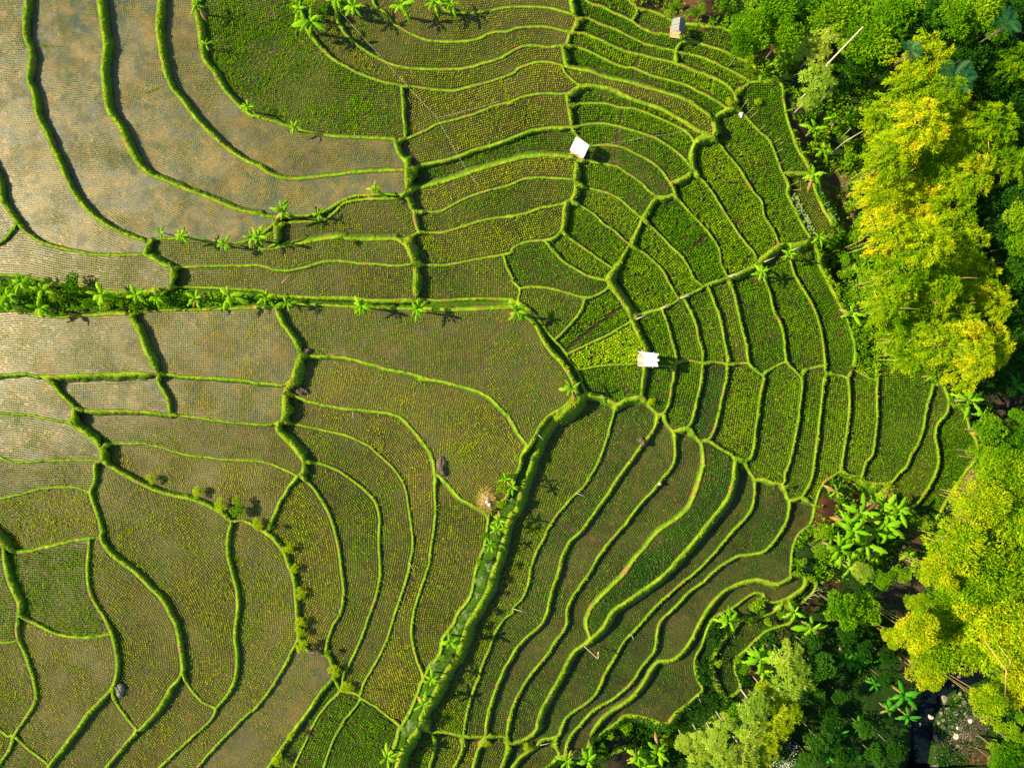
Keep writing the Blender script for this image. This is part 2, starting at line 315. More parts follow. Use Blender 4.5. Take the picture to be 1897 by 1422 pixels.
# ---------------------------------------------------------------- the terrace lines traced from the place
LINES = """
a1 185,0 170,230 215,400 195,560 235,680 265,840 340,1000 430,1200 520,1390 a2 600,120 720,230 860,310 960,350 1060,385
a1 715,0 740,200 760,330 745,480 760,700 790,820 870,930 920,1050 990,1180 1080,1270 1250,1340 a2 1370,10 1500,55 1650,120 1780,165 1896,185 b2 60,200 130,205 250,200 380,190 500,165 620,100 720,55 850,40 1080,40
a2 1060,385 1110,370 1250,360 1400,365 1500,375 1620,410 1780,385 b2 20,350 90,300 150,250 170,215
b2 20,350 20,400 60,440 170,430 350,400 500,370 620,355 700,370 850,370 1020,370 1100,375 1180,330 1215,315 1350,320 1450,300 1600,250 1750,215 1896,205 c2 0,200 130,180 250,140 400,110 440,85
b2 150,260 158,340 150,400 110,430
b2 158,290 200,255 350,240 510,225 580,180 660,105 800,75 1060,65 1090,40
a1 -90,1160 -30,1290 a2 0,60 50,150 120,250 200,330 300,390 420,430 560,460 700,480 850,485 1000,485 1055,480
a2 1110,370 1065,430 1055,480 1110,510 1200,560 1250,575 1250,640 1245,715
a2 120,260 60,330 0,390 -60,420
a2 1250,575 1500,565 1896,560 b2 150,590 250,595 380,570 480,540 600,525 750,540 900,550 1050,560 1175,545
a2 -90,625 200,640 420,690 640,720 850,750 1150,735 1240,715 1500,720 1896,745 b2 130,775 400,790 700,795 850,810 1160,810 1400,815 1600,800 1896,805 c2 20,815 75,825
a2 -90,890 200,895 400,935 600,930 800,915 940,920 1000,905 1200,890 1500,885 1896,870 b2 100,870 180,860 290,840 500,850 700,860 900,875 1300,880 1500,890 1896,870 c2 100,880 130,930 200,1000 240,1080 300,1180 370,1250 440,1340 480,1422 c3 490,60 500,110
c2 75,825 150,880 220,940 280,1030 350,1110 420,1190 450,1250 500,1310 540,1400 c3 530,20 570,105
c3 500,110 430,190 300,280 230,360 190,440 150,500 100,570 80,660 40,730 b3 1880,800 1840,880 1760,940 1720,1000 1710,1100 1690,1230 1660,1300 1630,1400 b4 1610,60 1580,180 1500,290 1450,390 1390,470 1370,560 1350,620 1290,690 1240,780 1200,880 1160,980 1120,1060 1080,1120 1060,1160 1040,1250 1000,1350 980,1500
c3 570,105 520,150 440,210 350,290 280,370 240,440 210,520 180,600 150,680 120,760 95,830 60,960 b3 1870,1010 1830,1150 1790,1300 1750,1400 b4 1700,130 1640,240 1570,350 1530,450 1480,600 1400,720 1340,830 1290,930 1220,1040 1215,1110 1130,1220 1060,1340 1020,1500
a1 1160,0 1145,200 1165,360 1200,520 1250,640 1330,740 1430,870 1550,990 1650,1080 1780,1170 b1 30,1215 100,1265 210,1305 330,1310 550,1285 750,1260 900,1250 1100,1245 1130,1235
a1 1410,0 1440,150 1470,350 1490,440 1560,530 1610,620 1690,720 1760,790 1840,850 b1 0,850 150,890 350,960 500,990 700,1005 900,1010 1030,1020
b1 290,-60 340,120 400,240 460,320 550,410 680,490 800,550 950,600 1080,625 1200,640 1350,660 1480,660 1600,630 1750,590 1896,540 c1 80,500 200,460 310,455 400,475
b1 1080,625 1090,800 1105,980 1100,1015
b1 1030,1030 1130,1010 1250,960 1350,905 1500,870 1650,820 1780,770 1896,750 c1 0,760 100,715 250,685 430,685 500,640 560,620 650,625 780,655 880,705 1000,750 1150,800 1300,890 1400,950 1480,980
b1 1030,1040 1060,1130 1110,1190 1130,1235 1250,1200 1400,1170 1500,1140 1600,1100 1750,1060 1896,1005 c1 150,960 300,935 470,930 620,905 720,905 830,930 960,970 1080,1010 1200,1080 1300,1170 1360,1250
c1 430,685 440,760 455,850 470,930 520,1000
b1 1105,1250 1110,1330 1120,1390 1090,1415
b1 1120,1390 1250,1370 1400,1330 1550,1280 1700,1230 1896,1175 c1 130,1155 270,1140 400,1145 480,1155
b2 1090,40 1130,100 1165,160 1250,165 1350,165 1430,130 1520,80 1650,30 b1 1800,1375 1896,1345 c1 130,1310 250,1300 400,1305 490,1315
b2 1165,160 1175,200 1190,290 1215,315
b2 1030,365 1100,410 1150,500 1175,545 1350,560 1500,540 1650,510 1800,485 1896,460 c2 30,440 100,400 180,380 270,375 350,350 392,305
b2 1175,545 1175,650 1170,810
b2 1830,490 1850,560 1896,660 c2 30,670 90,730 75,825
c2 90,730 200,715 350,735 450,765 570,795 650,780 720,735 740,700 735,650 770,585
c2 440,85 415,130 405,220 392,305
c1 480,1155 500,1200 490,1315 490,1400 c2 460,80 440,85
c2 455,85 550,130 640,190 700,250 780,300 850,370 900,410 1000,470 1080,540 1140,600 1180,680 1220,750 1250,800
c2 392,305 470,370 570,440 680,520 770,580
c2 270,378 330,450 400,520 500,590 600,640 720,670
c2 770,585 830,510 880,430 895,410
c2 905,400 950,290 990,210 1040,120 1095,55 1150,55 1225,35
c1 490,1330 560,1365 650,1390 c2 750,40 830,80 900,140 960,190 985,215 1080,300 1150,370 1220,440 1280,500 1330,580 1370,660 1420,700
c1 500,1165 680,1195 800,1220 900,1280 970,1330 1040,1400 c2 1095,55
c1 520,1000 560,1040 600,1070 700,1060 850,1080 950,1130 1060,1190 1130,1250 1180,1320 1215,1390 c2 1220,35 1290,120 1360,200 1450,290 1510,370 1550,450 1570,560 1610,640
c1 1195,1335 1280,1300 1360,1250 1400,1290 1470,1370 c2 1540,90 1600,190 1680,310 1740,390 1800,460 1830,545
c1 1360,1250 1340,1165 1350,1080 1365,1040 1330,980 1250,930 1100,860 950,800 845,790 720,760 600,755 450,770
c1 1480,980 1400,1010 1365,1040
c1 1480,980 1540,1040 1600,1120 1680,1210 1750,1320 1800,1400 c2 1860,90 d2 0,200 60,300 105,400
c1 420,480 520,510 600,520 700,560 820,590 910,610 1050,650 1180,690 1300,730 1400,790 1480,850 1505,900 1510,960 1495,985
c1 400,475 430,540 510,610 550,622
c1 400,350 415,430 430,480
b1 560,-60 600,100 620,170 680,260 800,360 900,420 980,460 1080,490 1200,505 1400,510 1550,500 1700,460 1800,430 c1 0,395 100,345 200,335 300,345 430,330 550,360 650,400 750,450 850,490 930,500 1050,550 1180,590 1300,620 1400,670 1500,720 1600,790 1540,830 1512,870
b1 860,-100 880,30 960,90 1020,170 1100,220 1200,270 1280,295 1400,305 1500,305 1620,290 1750,240 c1 0,230 80,205 200,195 300,200 400,225 470,235 550,245 650,280 780,340 880,380 970,400 1080,430 1200,455 1350,510 1480,560 1600,620 1660,690 1665,770 1610,790
c1 430,330 460,235
b1 1330,-60 1380,40 1420,80 1550,95 1700,85 1800,65 c1 0,55 130,50 280,55 400,80 480,110 510,135 600,140 700,185 800,220 900,270 980,310 1080,340 1230,375 1350,400 1450,430 1600,500 1700,550 1770,600 1710,650 1660,690
c1 510,135 490,190 470,235
c1 455,-30 470,50 480,110
c1 520,-60 600,20 700,50 780,95 860,130 920,160 1000,215 1080,245 1200,255 1290,260 1380,310
c1 1230,375 1260,320 1300,300 1380,310 1500,345 1600,380 1700,430 1790,470 1850,560
c1 910,155 950,70 900,10 870,-60
c1 940,60 1050,80 1150,120 1220,160 1300,170 1480,190 1620,220 1780,290 1770,360 1740,450
c1 1235,375 1230,455
c1 1665,770 1750,860 1850,970 d1 20,1010 70,1110 120,1240 170,1350 d2 160,30 200,110 250,220 300,310 340,370
c1 1770,600 1850,600 d1 100,600 130,650 145,780 175,900 210,1010 250,1110 310,1210 350,1330 d2 380,30 430,150 480,240 510,320
d1 130,1265 220,1260 330,1265
c2 905,950 1000,910 1120,880 1240,820 1280,790 1400,735 1460,700 1610,645 1720,600 1820,545 1880,490 d2 100,405 220,400 340,370 450,345 560,310 620,330
c2 740,700 800,780 870,880 905,960 925,1020 960,1090 1000,1170 1000,1310 985,1422 c3 975,130
c2 350,1100 450,1000 530,900 560,820 570,795
c2 440,1210 600,1130 750,1060 905,970
c2 500,1325 700,1290 850,1280 1000,1280 1105,1290 1220,1300
c2 1130,880 1160,960 1190,1060 1215,1160 1235,1240 1220,1310 1215,1400 c3 1200,50 1190,150 1150,250 1095,265
c2 1290,800 1340,900 1380,1000 1400,1100 1430,1200 1430,1270 1415,1400 c3 1400,100 1370,230 1330,350 1220,385
c2 1465,700 1500,800 1540,900 1570,1010 1590,1120 1610,1220 1610,1290 1600,1400 c3 1590,60 1560,200 1530,320 1490,430 1430,460
c2 1615,645 1660,780 1690,900 1720,1030 1750,1150 1760,1250 1790,1300 1870,1370 c3 1875,0 1850,130 1830,280 1810,430 1790,560 1750,600 1660,580
c2 1235,1265 1330,1255 1430,1270 1520,1265 1610,1280 1700,1275 1760,1270
c2 1830,545 1870,630 d2 10,690 40,780 70,900 110,970 140,1100 150,1200 170,1280 260,1370 272,1422 d3 275,0 265,150 240,330 210,500 185,600 150,700 145,760 120,775
c2 1870,1370 d2 10,1345 70,1300 160,1260
d2 160,420 200,570 230,650 280,730 340,830 380,930 410,1030 430,1140 440,1250 445,1400 d3 435,0 420,150 400,330 375,520 355,680 340,750 300,830 270,870
d2 270,1375 310,1320 440,1290
d2 345,372 390,480 400,560 440,640 480,720 540,830 590,920 620,1000 650,1100 660,1200 650,1290 610,1380 d3 610,0 620,100 620,250 600,400 575,560 555,685
d2 445,1350 520,1355 612,1385
d2 600,330 640,480 680,590 740,690 780,800 810,930 830,1040 825,1180 820,1300 820,1400 d3 825,0 820,120 825,280 810,430 790,560 740,620 715,710
d2 655,1320 740,1370 815,1400
d2 822,1290 950,1285 1100,1290 1210,1300 1245,1350 d3 1230,0 1225,100 1190,200 1170,330 1130,470 1070,560 1040,640 980,700 930,755 830,770 730,750 710,715
d3 1235,50 1300,50 1330,110 1345,180 1330,260 1270,330 1250,430 1270,530 1270,640 1220,760 1160,860 1100,930 1040,950 960,935 890,900 895,830 935,752
d3 1345,180 1400,200 1470,260 1500,370 1550,470 1555,580 1480,680 1400,790 1330,900 1270,1000 1210,1060 1130,1010 1050,950
d3 715,715 620,710 555,685 500,720 430,770 390,850 370,930 350,1030 320,1080 260,1130 220,1200 200,1280 190,1400 d4 190,20 150,50 80,70 0,50 c4 1840,40 1800,45 1700,70 1600,120 1520,190 1460,270 1400,370 1350,470 1290,560 1210,630 1110,640 1050,700 1000,790 930,880 850,950 740,1020 680,1070 620,1160 590,1260 560,1330
d3 270,870 300,890 355,930
d3 -80,740 0,745 60,765 120,775 155,830 180,890 270,870
d3 180,890 180,960 155,1060 100,1150 30,1240 c3 1850,1280 1700,1300 1600,1350 1500,1422 c4 1440,60 1350,120 1260,210 1190,280 1120,350 1095,430 1085,520 1060,590 980,690 930,770 860,850 760,930 680,970 590,1040 520,1120 460,1190 430,1270 420,1340
c3 165,1422 200,1300 250,1200 330,1050 450,900 560,790 650,640 720,470 760,330 800,185
c3 165,1400 c4 150,80 110,180 40,260 b4 1896,290 1830,340 1760,450 1720,560 1670,680 1630,800 1590,900 1560,1020 1530,1190 1520,1300 1460,1422 1420,1500
c3 975,130 1040,200 1095,265 1085,330 1050,400 980,490 920,580 850,670 780,770 720,870 650,960 580,1060 520,1140 460,1190 420,1260 390,1330 370,1422 c4 330,100 305,200 280,310 230,390 150,460 70,540 10,640 b4 1830,700 1790,800 1750,900 1720,1000 1700,1100 1690,1190 1640,1290 1600,1422 1580,1500
c3 1095,265 1150,270 1170,330 1215,400 1225,480 1225,580 1200,650 1130,740 1060,830 980,910 920,990 870,1060 800,1140 720,1230 650,1330 600,1422 c4 530,90 470,180 435,270 430,370 400,430 340,510 280,610 200,700 130,800 80,890 50,950 15,1060 b4 1850,1180 1855,1290 1810,1422 1790,1500
c3 1220,385 1320,360 1380,430 1425,480 1435,560 1435,650 1410,740 1380,830 1340,930 1280,1000 1180,1070 1090,1140 1000,1250 920,1340 c4 860,0 780,80 700,160 630,240 590,310 580,380 600,440 600,490 540,530 480,580 430,660 390,740 340,830 290,920 250,990 220,1080 200,1150 130,1210 20,1240 b4 1850,1190
c3 1430,460 1480,465 1560,520 1650,580 1655,680 1630,820 1580,920 1500,1020 1430,1110 1350,1210 1260,1310 c4 1150,0 1060,70 960,140 860,210 770,270 720,350 680,410 605,480
c3 1740,600 1770,680 1810,740 1810,860 1790,950 1730,1040 1650,1120 1560,1230 1470,1330 1380,1422 c4 1290,60 1200,140 1100,230 1000,340 920,430 860,490 800,590 740,690 690,790 640,890 580,950 500,1000 430,1060 390,1140 370,1190 260,1215 200,1270 100,1340 30,1422 0,1500
c3 1815,740 1870,735 1960,770
c4 370,1190 355,1260 378,1340 290,1422 250,1500
d4 190,0 290,20 290,80 230,140 150,190 60,210 0,170 c4 1880,150 1820,140 1730,190 1640,260 1560,300 1490,360 1450,440 1420,530 1380,600 1370,680 1390,780 1430,850 1380,900 1310,960 1230,1020 1170,1090 1120,1090 1000,1050 870,1040 800,1090 700,1160 640,1210
d4 290,20 370,50 370,110 310,180 240,230 150,190
c4 1640,260 1700,330 1650,420 1580,490 1510,600 1485,680 1500,770 1540,840 1610,920 1590,980 1500,1070 1430,1160 1300,1200 1200,1190 1060,1185 950,1240 800,1310 700,1340 560,1330
c4 1700,330 1896,300 d4 100,250 150,190
d4 100,390 0,430 c4 1770,540 1680,620 1665,700 1700,800 1690,860 1610,920
d4 100,390 200,340 150,190
b4 1215,1110 1300,1170 1320,1240 1310,1330 1260,1500
b4 1305,1165 1400,1160 1530,1190 1650,1195 1700,1190 1850,1190
b2 330,1205 450,1220 600,1225 700,1240 850,1280 1000,1320 1150,1350 1280,1390 b3 1220,5 1350,20 1500,55 1650,100 1760,170 1850,270 c3 0,260 60,370 150,500
b3 225,100 380,160 520,200 700,225 850,240 1000,260 1080,290 1180,400 1260,500 1310,600 1325,700 1325,850 1330,1000 1310,1150 1290,1300 1270,1400 b4 1210,150 1170,280 1155,400 1160,510 1190,620 1230,720 1240,780
b3 1325,700 1360,720 1430,790 1510,880 1600,930 1715,1000
b3 200,315 350,350 520,385 700,430 830,490 900,550 1000,640 1080,740 1120,850 1140,1000 1160,1130 1160,1250 1140,1350 b4 1130,0 1070,180 1010,370 950,540 870,690 810,790 775,890
b3 362,615 500,630 620,680 750,770 860,870 905,950 920,1050 915,1200 925,1422 b4 890,180 830,350 780,490 720,620 670,720 650,780
b3 330,715 420,790 500,900 550,1000 590,1120 620,1250 640,1422 b4 655,150 630,290 570,400 530,540 530,600
b3 315,715 240,820 180,920 130,1040 80,1130
a3 735,540 770,490 900,480 1050,480 1180,510 1350,560 1500,580 1700,600 b3 0,605 100,620 200,660 315,715
a3 540,215 650,240 800,240 950,240 1100,250 1250,270 1450,290 1650,320 b3 0,335 130,340 200,315
a2 -90,1370 150,1350 300,1370 500,1360 800,1350 1050,1345 1180,1350 1350,1370 1600,1385 1800,1400 b3 0,30 130,40 220,50 260,20
b2 150,865 200,980 260,1060 310,1150 330,1205 310,1260 290,1330 265,1410 b3 230,80 215,150 215,250 200,315
b3 165,335 170,390 250,470 310,540 360,610 360,670 330,715 315,715
a2 945,910 960,950 1010,1060 1060,1180 1120,1300 1150,1345 a3 1150,20 1190,90 1220,160 1245,268
a2 300,1370 a3 380,45 430,110 500,180 540,215 525,240 520,300 490,320
a3 -90,250 200,270 400,310 490,325 600,400 700,480 735,540 730,600 690,630 685,740 650,835
a3 -90,540 20,590 100,615 250,610 450,600 600,600 730,605
a3 650,835 550,800 400,800 250,820 150,850 0,880 -90,890
a3 730,605 850,680 960,740 1100,810 1250,860 1400,890 1500,930 1600,980 1690,1050 1780,1045 1896,1100 b3 80,1130 150,1190 220,1290 250,1380 b4 275,0 300,150 310,300 320,470 260,600 180,750 80,900 0,1000 a4 1820,1020 1720,1120 1620,1220 1500,1350 1440,1422 1390,1500
a3 1690,1050 1660,1180 1665,1300 1695,1422 a4 1730,150 1730,280 1715,450 1730,620 1720,750 1680,860 1575,990
a3 650,835 680,930 720,1040 740,1130 730,1170 780,1260 870,1340 980,1422 a4 1080,90 1160,170 1230,280 1290,420 1320,600 1325,730 1250,830 1180,950 1120,1030 1030,1130 990,1150
a3 -90,1130 0,1210 80,1270 200,1270 400,1225 560,1190 735,1165
a3 650,1175 640,1300 635,1422 a4 650,130 700,230 760,330 810,445 840,560 850,700 820,830 740,920 640,1020 550,1150 460,1270 360,1400 300,1500
a4 120,310 260,370 380,430 520,465 700,465 810,445
a3 20,1230 25,1330 40,1422 a4 80,110 130,220 130,300 115,400 130,490 170,570 210,690 250,820 255,920 200,1030 140,1120 100,1190 60,1290 -30,1422
a4 -90,500 60,505 130,495
a4 -90,1080 -20,1130 50,1190 100,1190 200,1280 360,1400
a4 820,850 830,920 900,1020 960,1100 990,1150 920,1240 830,1350 770,1422 720,1500
a4 1325,730 1345,770 1400,850 1480,940 1575,990 1530,1080 1400,1200 1280,1310 1170,1422 1110,1500
b4 320,470 380,550 430,590 530,600 570,680 580,760 500,850 420,970 340,1080 260,1190 180,1310 100,1422 60,1500
b4 580,760 640,855 650,780
b4 640,855 520,980 430,1120 370,1250 300,1400 270,1500
b4 640,855 740,880 775,930 660,1080 590,1200 540,1330 510,1422 490,1500
b4 775,930 800,920 900,980 1000,1060 1070,1120
b4 1240,780 1270,800
c3 570,105 700,130 800,185 870,150 975,130
c4 290,1422 378,1340 420,1335 560,1330 700,1340

"""
TX = {'a': 0, 'b': 470, 'c': 940, 'd': 1417}; TY = {'1': 0, '2': 350, '3': 700, '4': 1062}
def parse(s):
    out = []
    for ln in s.strip().splitlines():
        t = None; pts = []
        for tok in ln.split():
            if ',' in tok:
                x, y = map(float, tok.split(','))
                pts.append((TX[t[0]] + x / 3.95, TY[t[1]] + y / 3.95))
            else: t = tok
        if len(pts) > 1: out.append(pts)
    return out
def catmull(p, step=3.0):
    p = np.array(p); q = np.vstack([2 * p[0] - p[1], p, 2 * p[-1] - p[-2]]); out = []
    for i in range(1, len(q) - 2):
        n = max(1, int(np.hypot(*(q[i + 1] - q[i])) / step)); t = (np.arange(n) / n)[:, None]
        a, b, c, d = q[i - 1], q[i], q[i + 1], q[i + 2]
        out.append(0.5 * ((2 * b) + (-a + c) * t + (2 * a - 5 * b + 4 * c - d) * t * t + (-a + 3 * b - 3 * c + d) * t ** 3))
    out.append(p[-1:]); return np.vstack(out)
MG = 90
X0, Y0, X1, Y1 = -MG, -MG, 2100, 1422 + MG
C = [catmull(p) for p in parse(LINES)]
for i, c in enumerate(C):
    for e in (0, -1):
        x, y = c[e]
        if x < 4 or x > 1893 or y < 4 or y > 1418:
            d = (c[0] - c[min(5, len(c) - 1)]) if e == 0 else (c[-1] - c[max(-6, -len(c))]); d /= np.hypot(*d) + 1e-9
            ext = np.array([c[e] + d * k for k in range(3, 170, 3)])
            ext = ext[(ext[:, 0] > X0 - 9) & (ext[:, 0] < X1 + 9) & (ext[:, 1] > Y0 - 9) & (ext[:, 1] < Y1 + 9)]
            C[i] = np.vstack([ext[::-1], C[i]]) if e == 0 else np.vstack([C[i], ext])
            c = C[i]; continue
        best = (99, None)
        for j, d in enumerate(C):
            if j == i: continue
            r = np.hypot(d[:, 0] - x, d[:, 1] - y); k = r.argmin()
            if r[k] < best[0]: best = (r[k], d[k].copy())
        if best[0] <= 15:
            C[i] = np.vstack([best[1][None], C[i]]) if e == 0 else np.vstack([C[i], best[1][None]])
            c = C[i]
# small natural wobble of every bank
for i, c in enumerate(C):
    t = np.gradient(c, axis=0); t /= np.hypot(t[:, 0], t[:, 1])[:, None] + 1e-9
    w = (fbm(c[:, 0], c[:, 1], 16) - .5) * 2.4
    w[0] = w[-1] = 0
    C[i] = c + np.stack([-t[:, 1], t[:, 0]], 1) * w[:, None]

# ---------------------------------------------------------------- regions between the lines
W, Hh = X1 - X0, Y1 - Y0
mask = np.zeros((Hh, W), bool)
for c in C:
    for a, b in zip(c[:-1], c[1:]):
        n = int(np.hypot(*(b - a)) * 2) + 2
        s_ = a + (b - a) * np.linspace(0, 1, n)[:, None]
        xi = np.clip((s_[:, 0] - X0).astype(int), 0, W - 2); yi = np.clip((s_[:, 1] - Y0).astype(int), 0, Hh - 2)
        mask[yi, xi] = 1; mask[yi + 1, xi] = 1; mask[yi, xi + 1] = 1
def components(free):
    Hn, Wn = free.shape; par = [0]
    def find(a):
        while par[a] != a: par[a] = par[par[a]]; a = par[a]
        return a
    lab = np.zeros((Hn, Wn), np.int32); prev = []
    for y in range(Hn):
        r = np.diff(np.concatenate([[0], free[y].astype(np.int8), [0]])); ss = np.flatnonzero(r == 1); ee = np.flatnonzero(r == -1)
        cur = []; j = 0
        for a, b in zip(ss, ee):
            l = 0
            while j < len(prev) and prev[j][1] <= a: j += 1
            k = j
            while k < len(prev) and prev[k][0] < b:
                m = find(prev[k][2])
                if l == 0: l = m
                elif m != l: par[m] = l
                k += 1
            if l == 0: l = len(par); par.append(l)
            cur.append((a, b, l)); lab[y, a:b] = l
        prev = cur
    root = np.array([find(i) for i in range(len(par))]); u, inv = np.unique(root, return_inverse=True)
    return inv[lab]
lab = components(~mask)
cnt = np.bincount(lab.ravel()); cnt[0] = 0
small = cnt < 160
lab[small[lab]] = 0
for _ in range(14):                       # let the regions grow over the lines and slivers
    z0 = lab == 0
    if not z0.any(): break
    for ax, sh in ((0, 1), (0, -1), (1, 1), (1, -1)):
        r = np.roll(lab, sh, ax); m = (lab == 0) & (r > 0); lab[m] = r[m]
NL = lab.max() + 1
def at(px, py):
    return lab[int(np.clip(py - Y0, 0, Hh - 1)), int(np.clip(px - X0, 0, W - 1))]

# seeds: x y z(m) density grey   (kind g = grass strip, f = free hillside)
SEEDS = """
30,150,6.1,.10,.95 110,150,5.65,.12,.95 240,150,5.05,.14,.95 330,150,4.5,.18,.8 550,150,3.95,.62,.25 15,400,6.5,.2,.8 100,480,6.4,.28,.75 450,470,5.7,.42,.35 500,515,5.6,.35,.35 150,640,6.5,.22,.75
400,640,5.9,.28,.8 750,620,5.35,.42,.55 700,410,4.95,.4,.3 900,150,3.5,.42,.2 900,215,3.8,.42,.2 900,262,4.1,.42,.2 900,318,4.25,.45,.2 900,352,4.4,.5,.2 930,410,4.6,.5,.15 850,520,4.8,.42,.15
850,45,2.9,.3,.35 850,100,3.1,.35,.3 650,110,3.3,.42,.15 990,490,4.6,.62,.2 1060,482,4.2,0.72,0.08 1020,570,4.8,.5,.1 1100,590,4.5,0.90,0.04 1130,700,4.3,0.68,0.16 1100,430,3.9,0.78,0.12 1130,370,3.65,0.73,0.16
1150,320,3.55,0.68,0.20 1120,255,3.35,0.68,0.16 1160,285,3.45,0.63,0.24 1180,220,3.15,0.68,0.12 1180,185,3.0,0.68,0.08 1180,160,2.85,0.63,0.20 1180,130,2.7,0.68,0.08 1180,100,2.7,0.68,0.08 1150,65,2.3,0.68,0.08 1150,35,2.1,0.68,0.08
1150,5,2.1,0.68,0.16 1300,55,1.8,0.63,0.08 1340,100,1.85,0.68,0.08 1310,120,2.0,0.68,0.08 1410,200,1.9,0.78,0.04 1390,270,2.1,0.83,0.08 1340,330,2.4,0.90,0.08 1300,400,2.7,0.95,0.04 1270,420,2.9,1.00,0.04 1210,460,3.15,0.95,0.08
1180,510,3.4,0.90,0.08 1500,370,1.4,0.48,0.12 1210,620,3.7,0.85,0.08 1255,600,3.3,0.75,0.08 1310,600,2.85,0.75,0.24 1350,590,2.4,0.78,0.36 1400,600,1.9,0.83,0.20 1480,600,1.4,0.83,0.12 1540,600,.95,0.68,0.16 1600,560,.45,0.78,0.08
1220,710,3.65,0.80,0.08 1270,730,3.25,0.78,0.08 1320,740,2.8,0.75,0.08 1380,760,2.35,0.78,0.08 1440,780,1.85,0.68,0.20 1490,790,1.4,0.63,0.16 1540,790,.9,0.68,0.20 1600,790,.4,0.68,0.16 1670,780,-.1,0.78,0.16 1700,860,-.6,0.63,0.24
1770,850,-1.3,0.68,0.04 1030,850,3.55,.5,.1 1150,800,3.35,0.52,0.16 1190,880,2.9,0.37,0.24 1270,850,2.5,0.42,0.16 1340,880,2.1,0.37,0.16 1420,930,1.3,0.42,0.12 1380,920,1.7,0.42,0.16 1490,960,.8,0.37,0.28 1470,1000,.8,0.37,0.28
1300,1110,.4,0.37,0.16 1250,1270,0,0.37,0.16 1410,1110,-.4,0.37,0.16 1330,1330,-.7,0.63,0.04 1410,1180,-1.2,0.58,0.04 50,730,6.1,.2,.85 200,720,5.8,.22,.9 420,735,5.5,.25,.85 750,750,4.95,.42,.5 300,790,5.3,.3,.45
350,860,5.1,.34,.45 50,810,5.9,.25,.85 50,890,5.75,.34,.5 80,960,5.7,.5,.35 300,1000,5.5,.4,.35 490,1100,5.2,.42,.55 560,1100,4.85,.45,.3 650,1000,4.7,.4,.2 740,950,4.6,.4,.3 790,1100,4.45,.4,.25
850,1100,4.3,.42,.25 20,1100,6.4,.55,.4 20,1250,6.3,.42,.45 100,1250,6.15,.35,.6 80,1080,6.0,.6,.5 230,1150,5.85,.4,.45 170,1370,5.7,.35,.5 290,1350,5.35,.35,.4 400,1390,5.0,.25,.7 540,1290,4.8,.3,.7
600,1330,4.6,.75,.15 640,1340,4.5,.7,.1 690,1370,4.4,.75,.1 10,1345,6.4,.5,.3 80,1400,6.1,.4,.5 800,1390,3.4,.7,.1 840,1390,3.1,.5,.15 880,1390,2.75,.45,.15 920,1390,2.3,.45,.15 960,1380,1.7,.35,.15
1060,1380,.2,0.38,0.16 1010,1410,1.0,.3,.1   1110,640,4.5,1.05,.1 g1020,650,4.2 g560,560,5.5 f1560,500,-1.2 f1600,200,-2 f1700,300,-3
f1700,600,-3.5 f1850,600,-5.5 f1880,200,-4.5 f1850,760,-4.5 f1890,1000,-5 f1750,1000,-4 f1640,950,-2.2 f1640,1000,-3 f1600,1200,-4.5 f1750,1350,-7
f1820,1300,-6.8 f1880,1400,-6.2 f1500,1300,-4.2 f1400,1390,-4.5 f1200,1400,-2.8 f1500,1150,-2.4 f1540,330,-1.3 f1560,400,-1.5 f1450,90,-.8 f1380,10,-.2
f1230,10,.5 f1560,20,-1.5 f2050,300,-6 f2050,1300,-7 f1280,1390,-3.5 f1700,1180,-5 850,5,2.8,.3,.4 f1100,1400,-1.5
"""
sd = []
for tok in SEEDS.split():
    k = 'p'
    if tok[0] in 'gf': k = tok[0]; tok = tok[1:]
    v = list(map(float, tok.split(','))) + [0, 0]
    sd.append((k, v[0], v[1], v[2], v[3], v[4]))
sx = np.array([s_[1] for s_ in sd]); sy = np.array([s_[2] for s_ in sd]); sz = np.array([s_[3] for s_ in sd])
sden = np.array([s_[4] for s_ in sd]); sgr = np.array([s_[5] for s_ in sd])
kind = ['p'] * NL; zreg = np.zeros(NL); den = np.zeros(NL); grey = np.zeros(NL); have = np.zeros(NL, bool)
for k, x, y, z, d, g in sd:
    l = at(x, y)
    if have[l] and kind[l] != 'f' and k == 'p': continue
    if have[l] and kind[l] == 'f': continue
    kind[l] = k; zreg[l] = z; den[l] = d; grey[l] = g; have[l] = True
ys_, xs_ = np.mgrid[0:Hh:4, 0:W:4]
ls_ = lab[::4, ::4].ravel(); cn = np.bincount(ls_, minlength=NL) + 1e-9
cxs = np.bincount(ls_, xs_.ravel() + X0, NL) / cn; cys = np.bincount(ls_, ys_.ravel() + Y0, NL) / cn
isp = np.array([s_[0] == 'p' for s_ in sd])
for l in range(1, NL):
    if not have[l] and cn[l] > 1:
        w = 1 / (np.hypot(sx - cxs[l], sy - cys[l]) + 3) ** 3
        zreg[l] = (w * sz).sum() / w.sum()
        w = w * isp; den[l] = (w * sden).sum() / w.sum(); grey[l] = (w * sgr).sum() / w.sum()
kind = np.array(kind)

# ---------------------------------------------------------------- grids (2 px): base height, distance to the lines, crest height
G = 2
gx = np.arange(X0, X1, G); gy = np.arange(Y0, Y1, G)
GX, GY = np.meshgrid(gx.astype(float), gy.astype(float))
gl = lab[::G, ::G][:len(gy), :len(gx)]
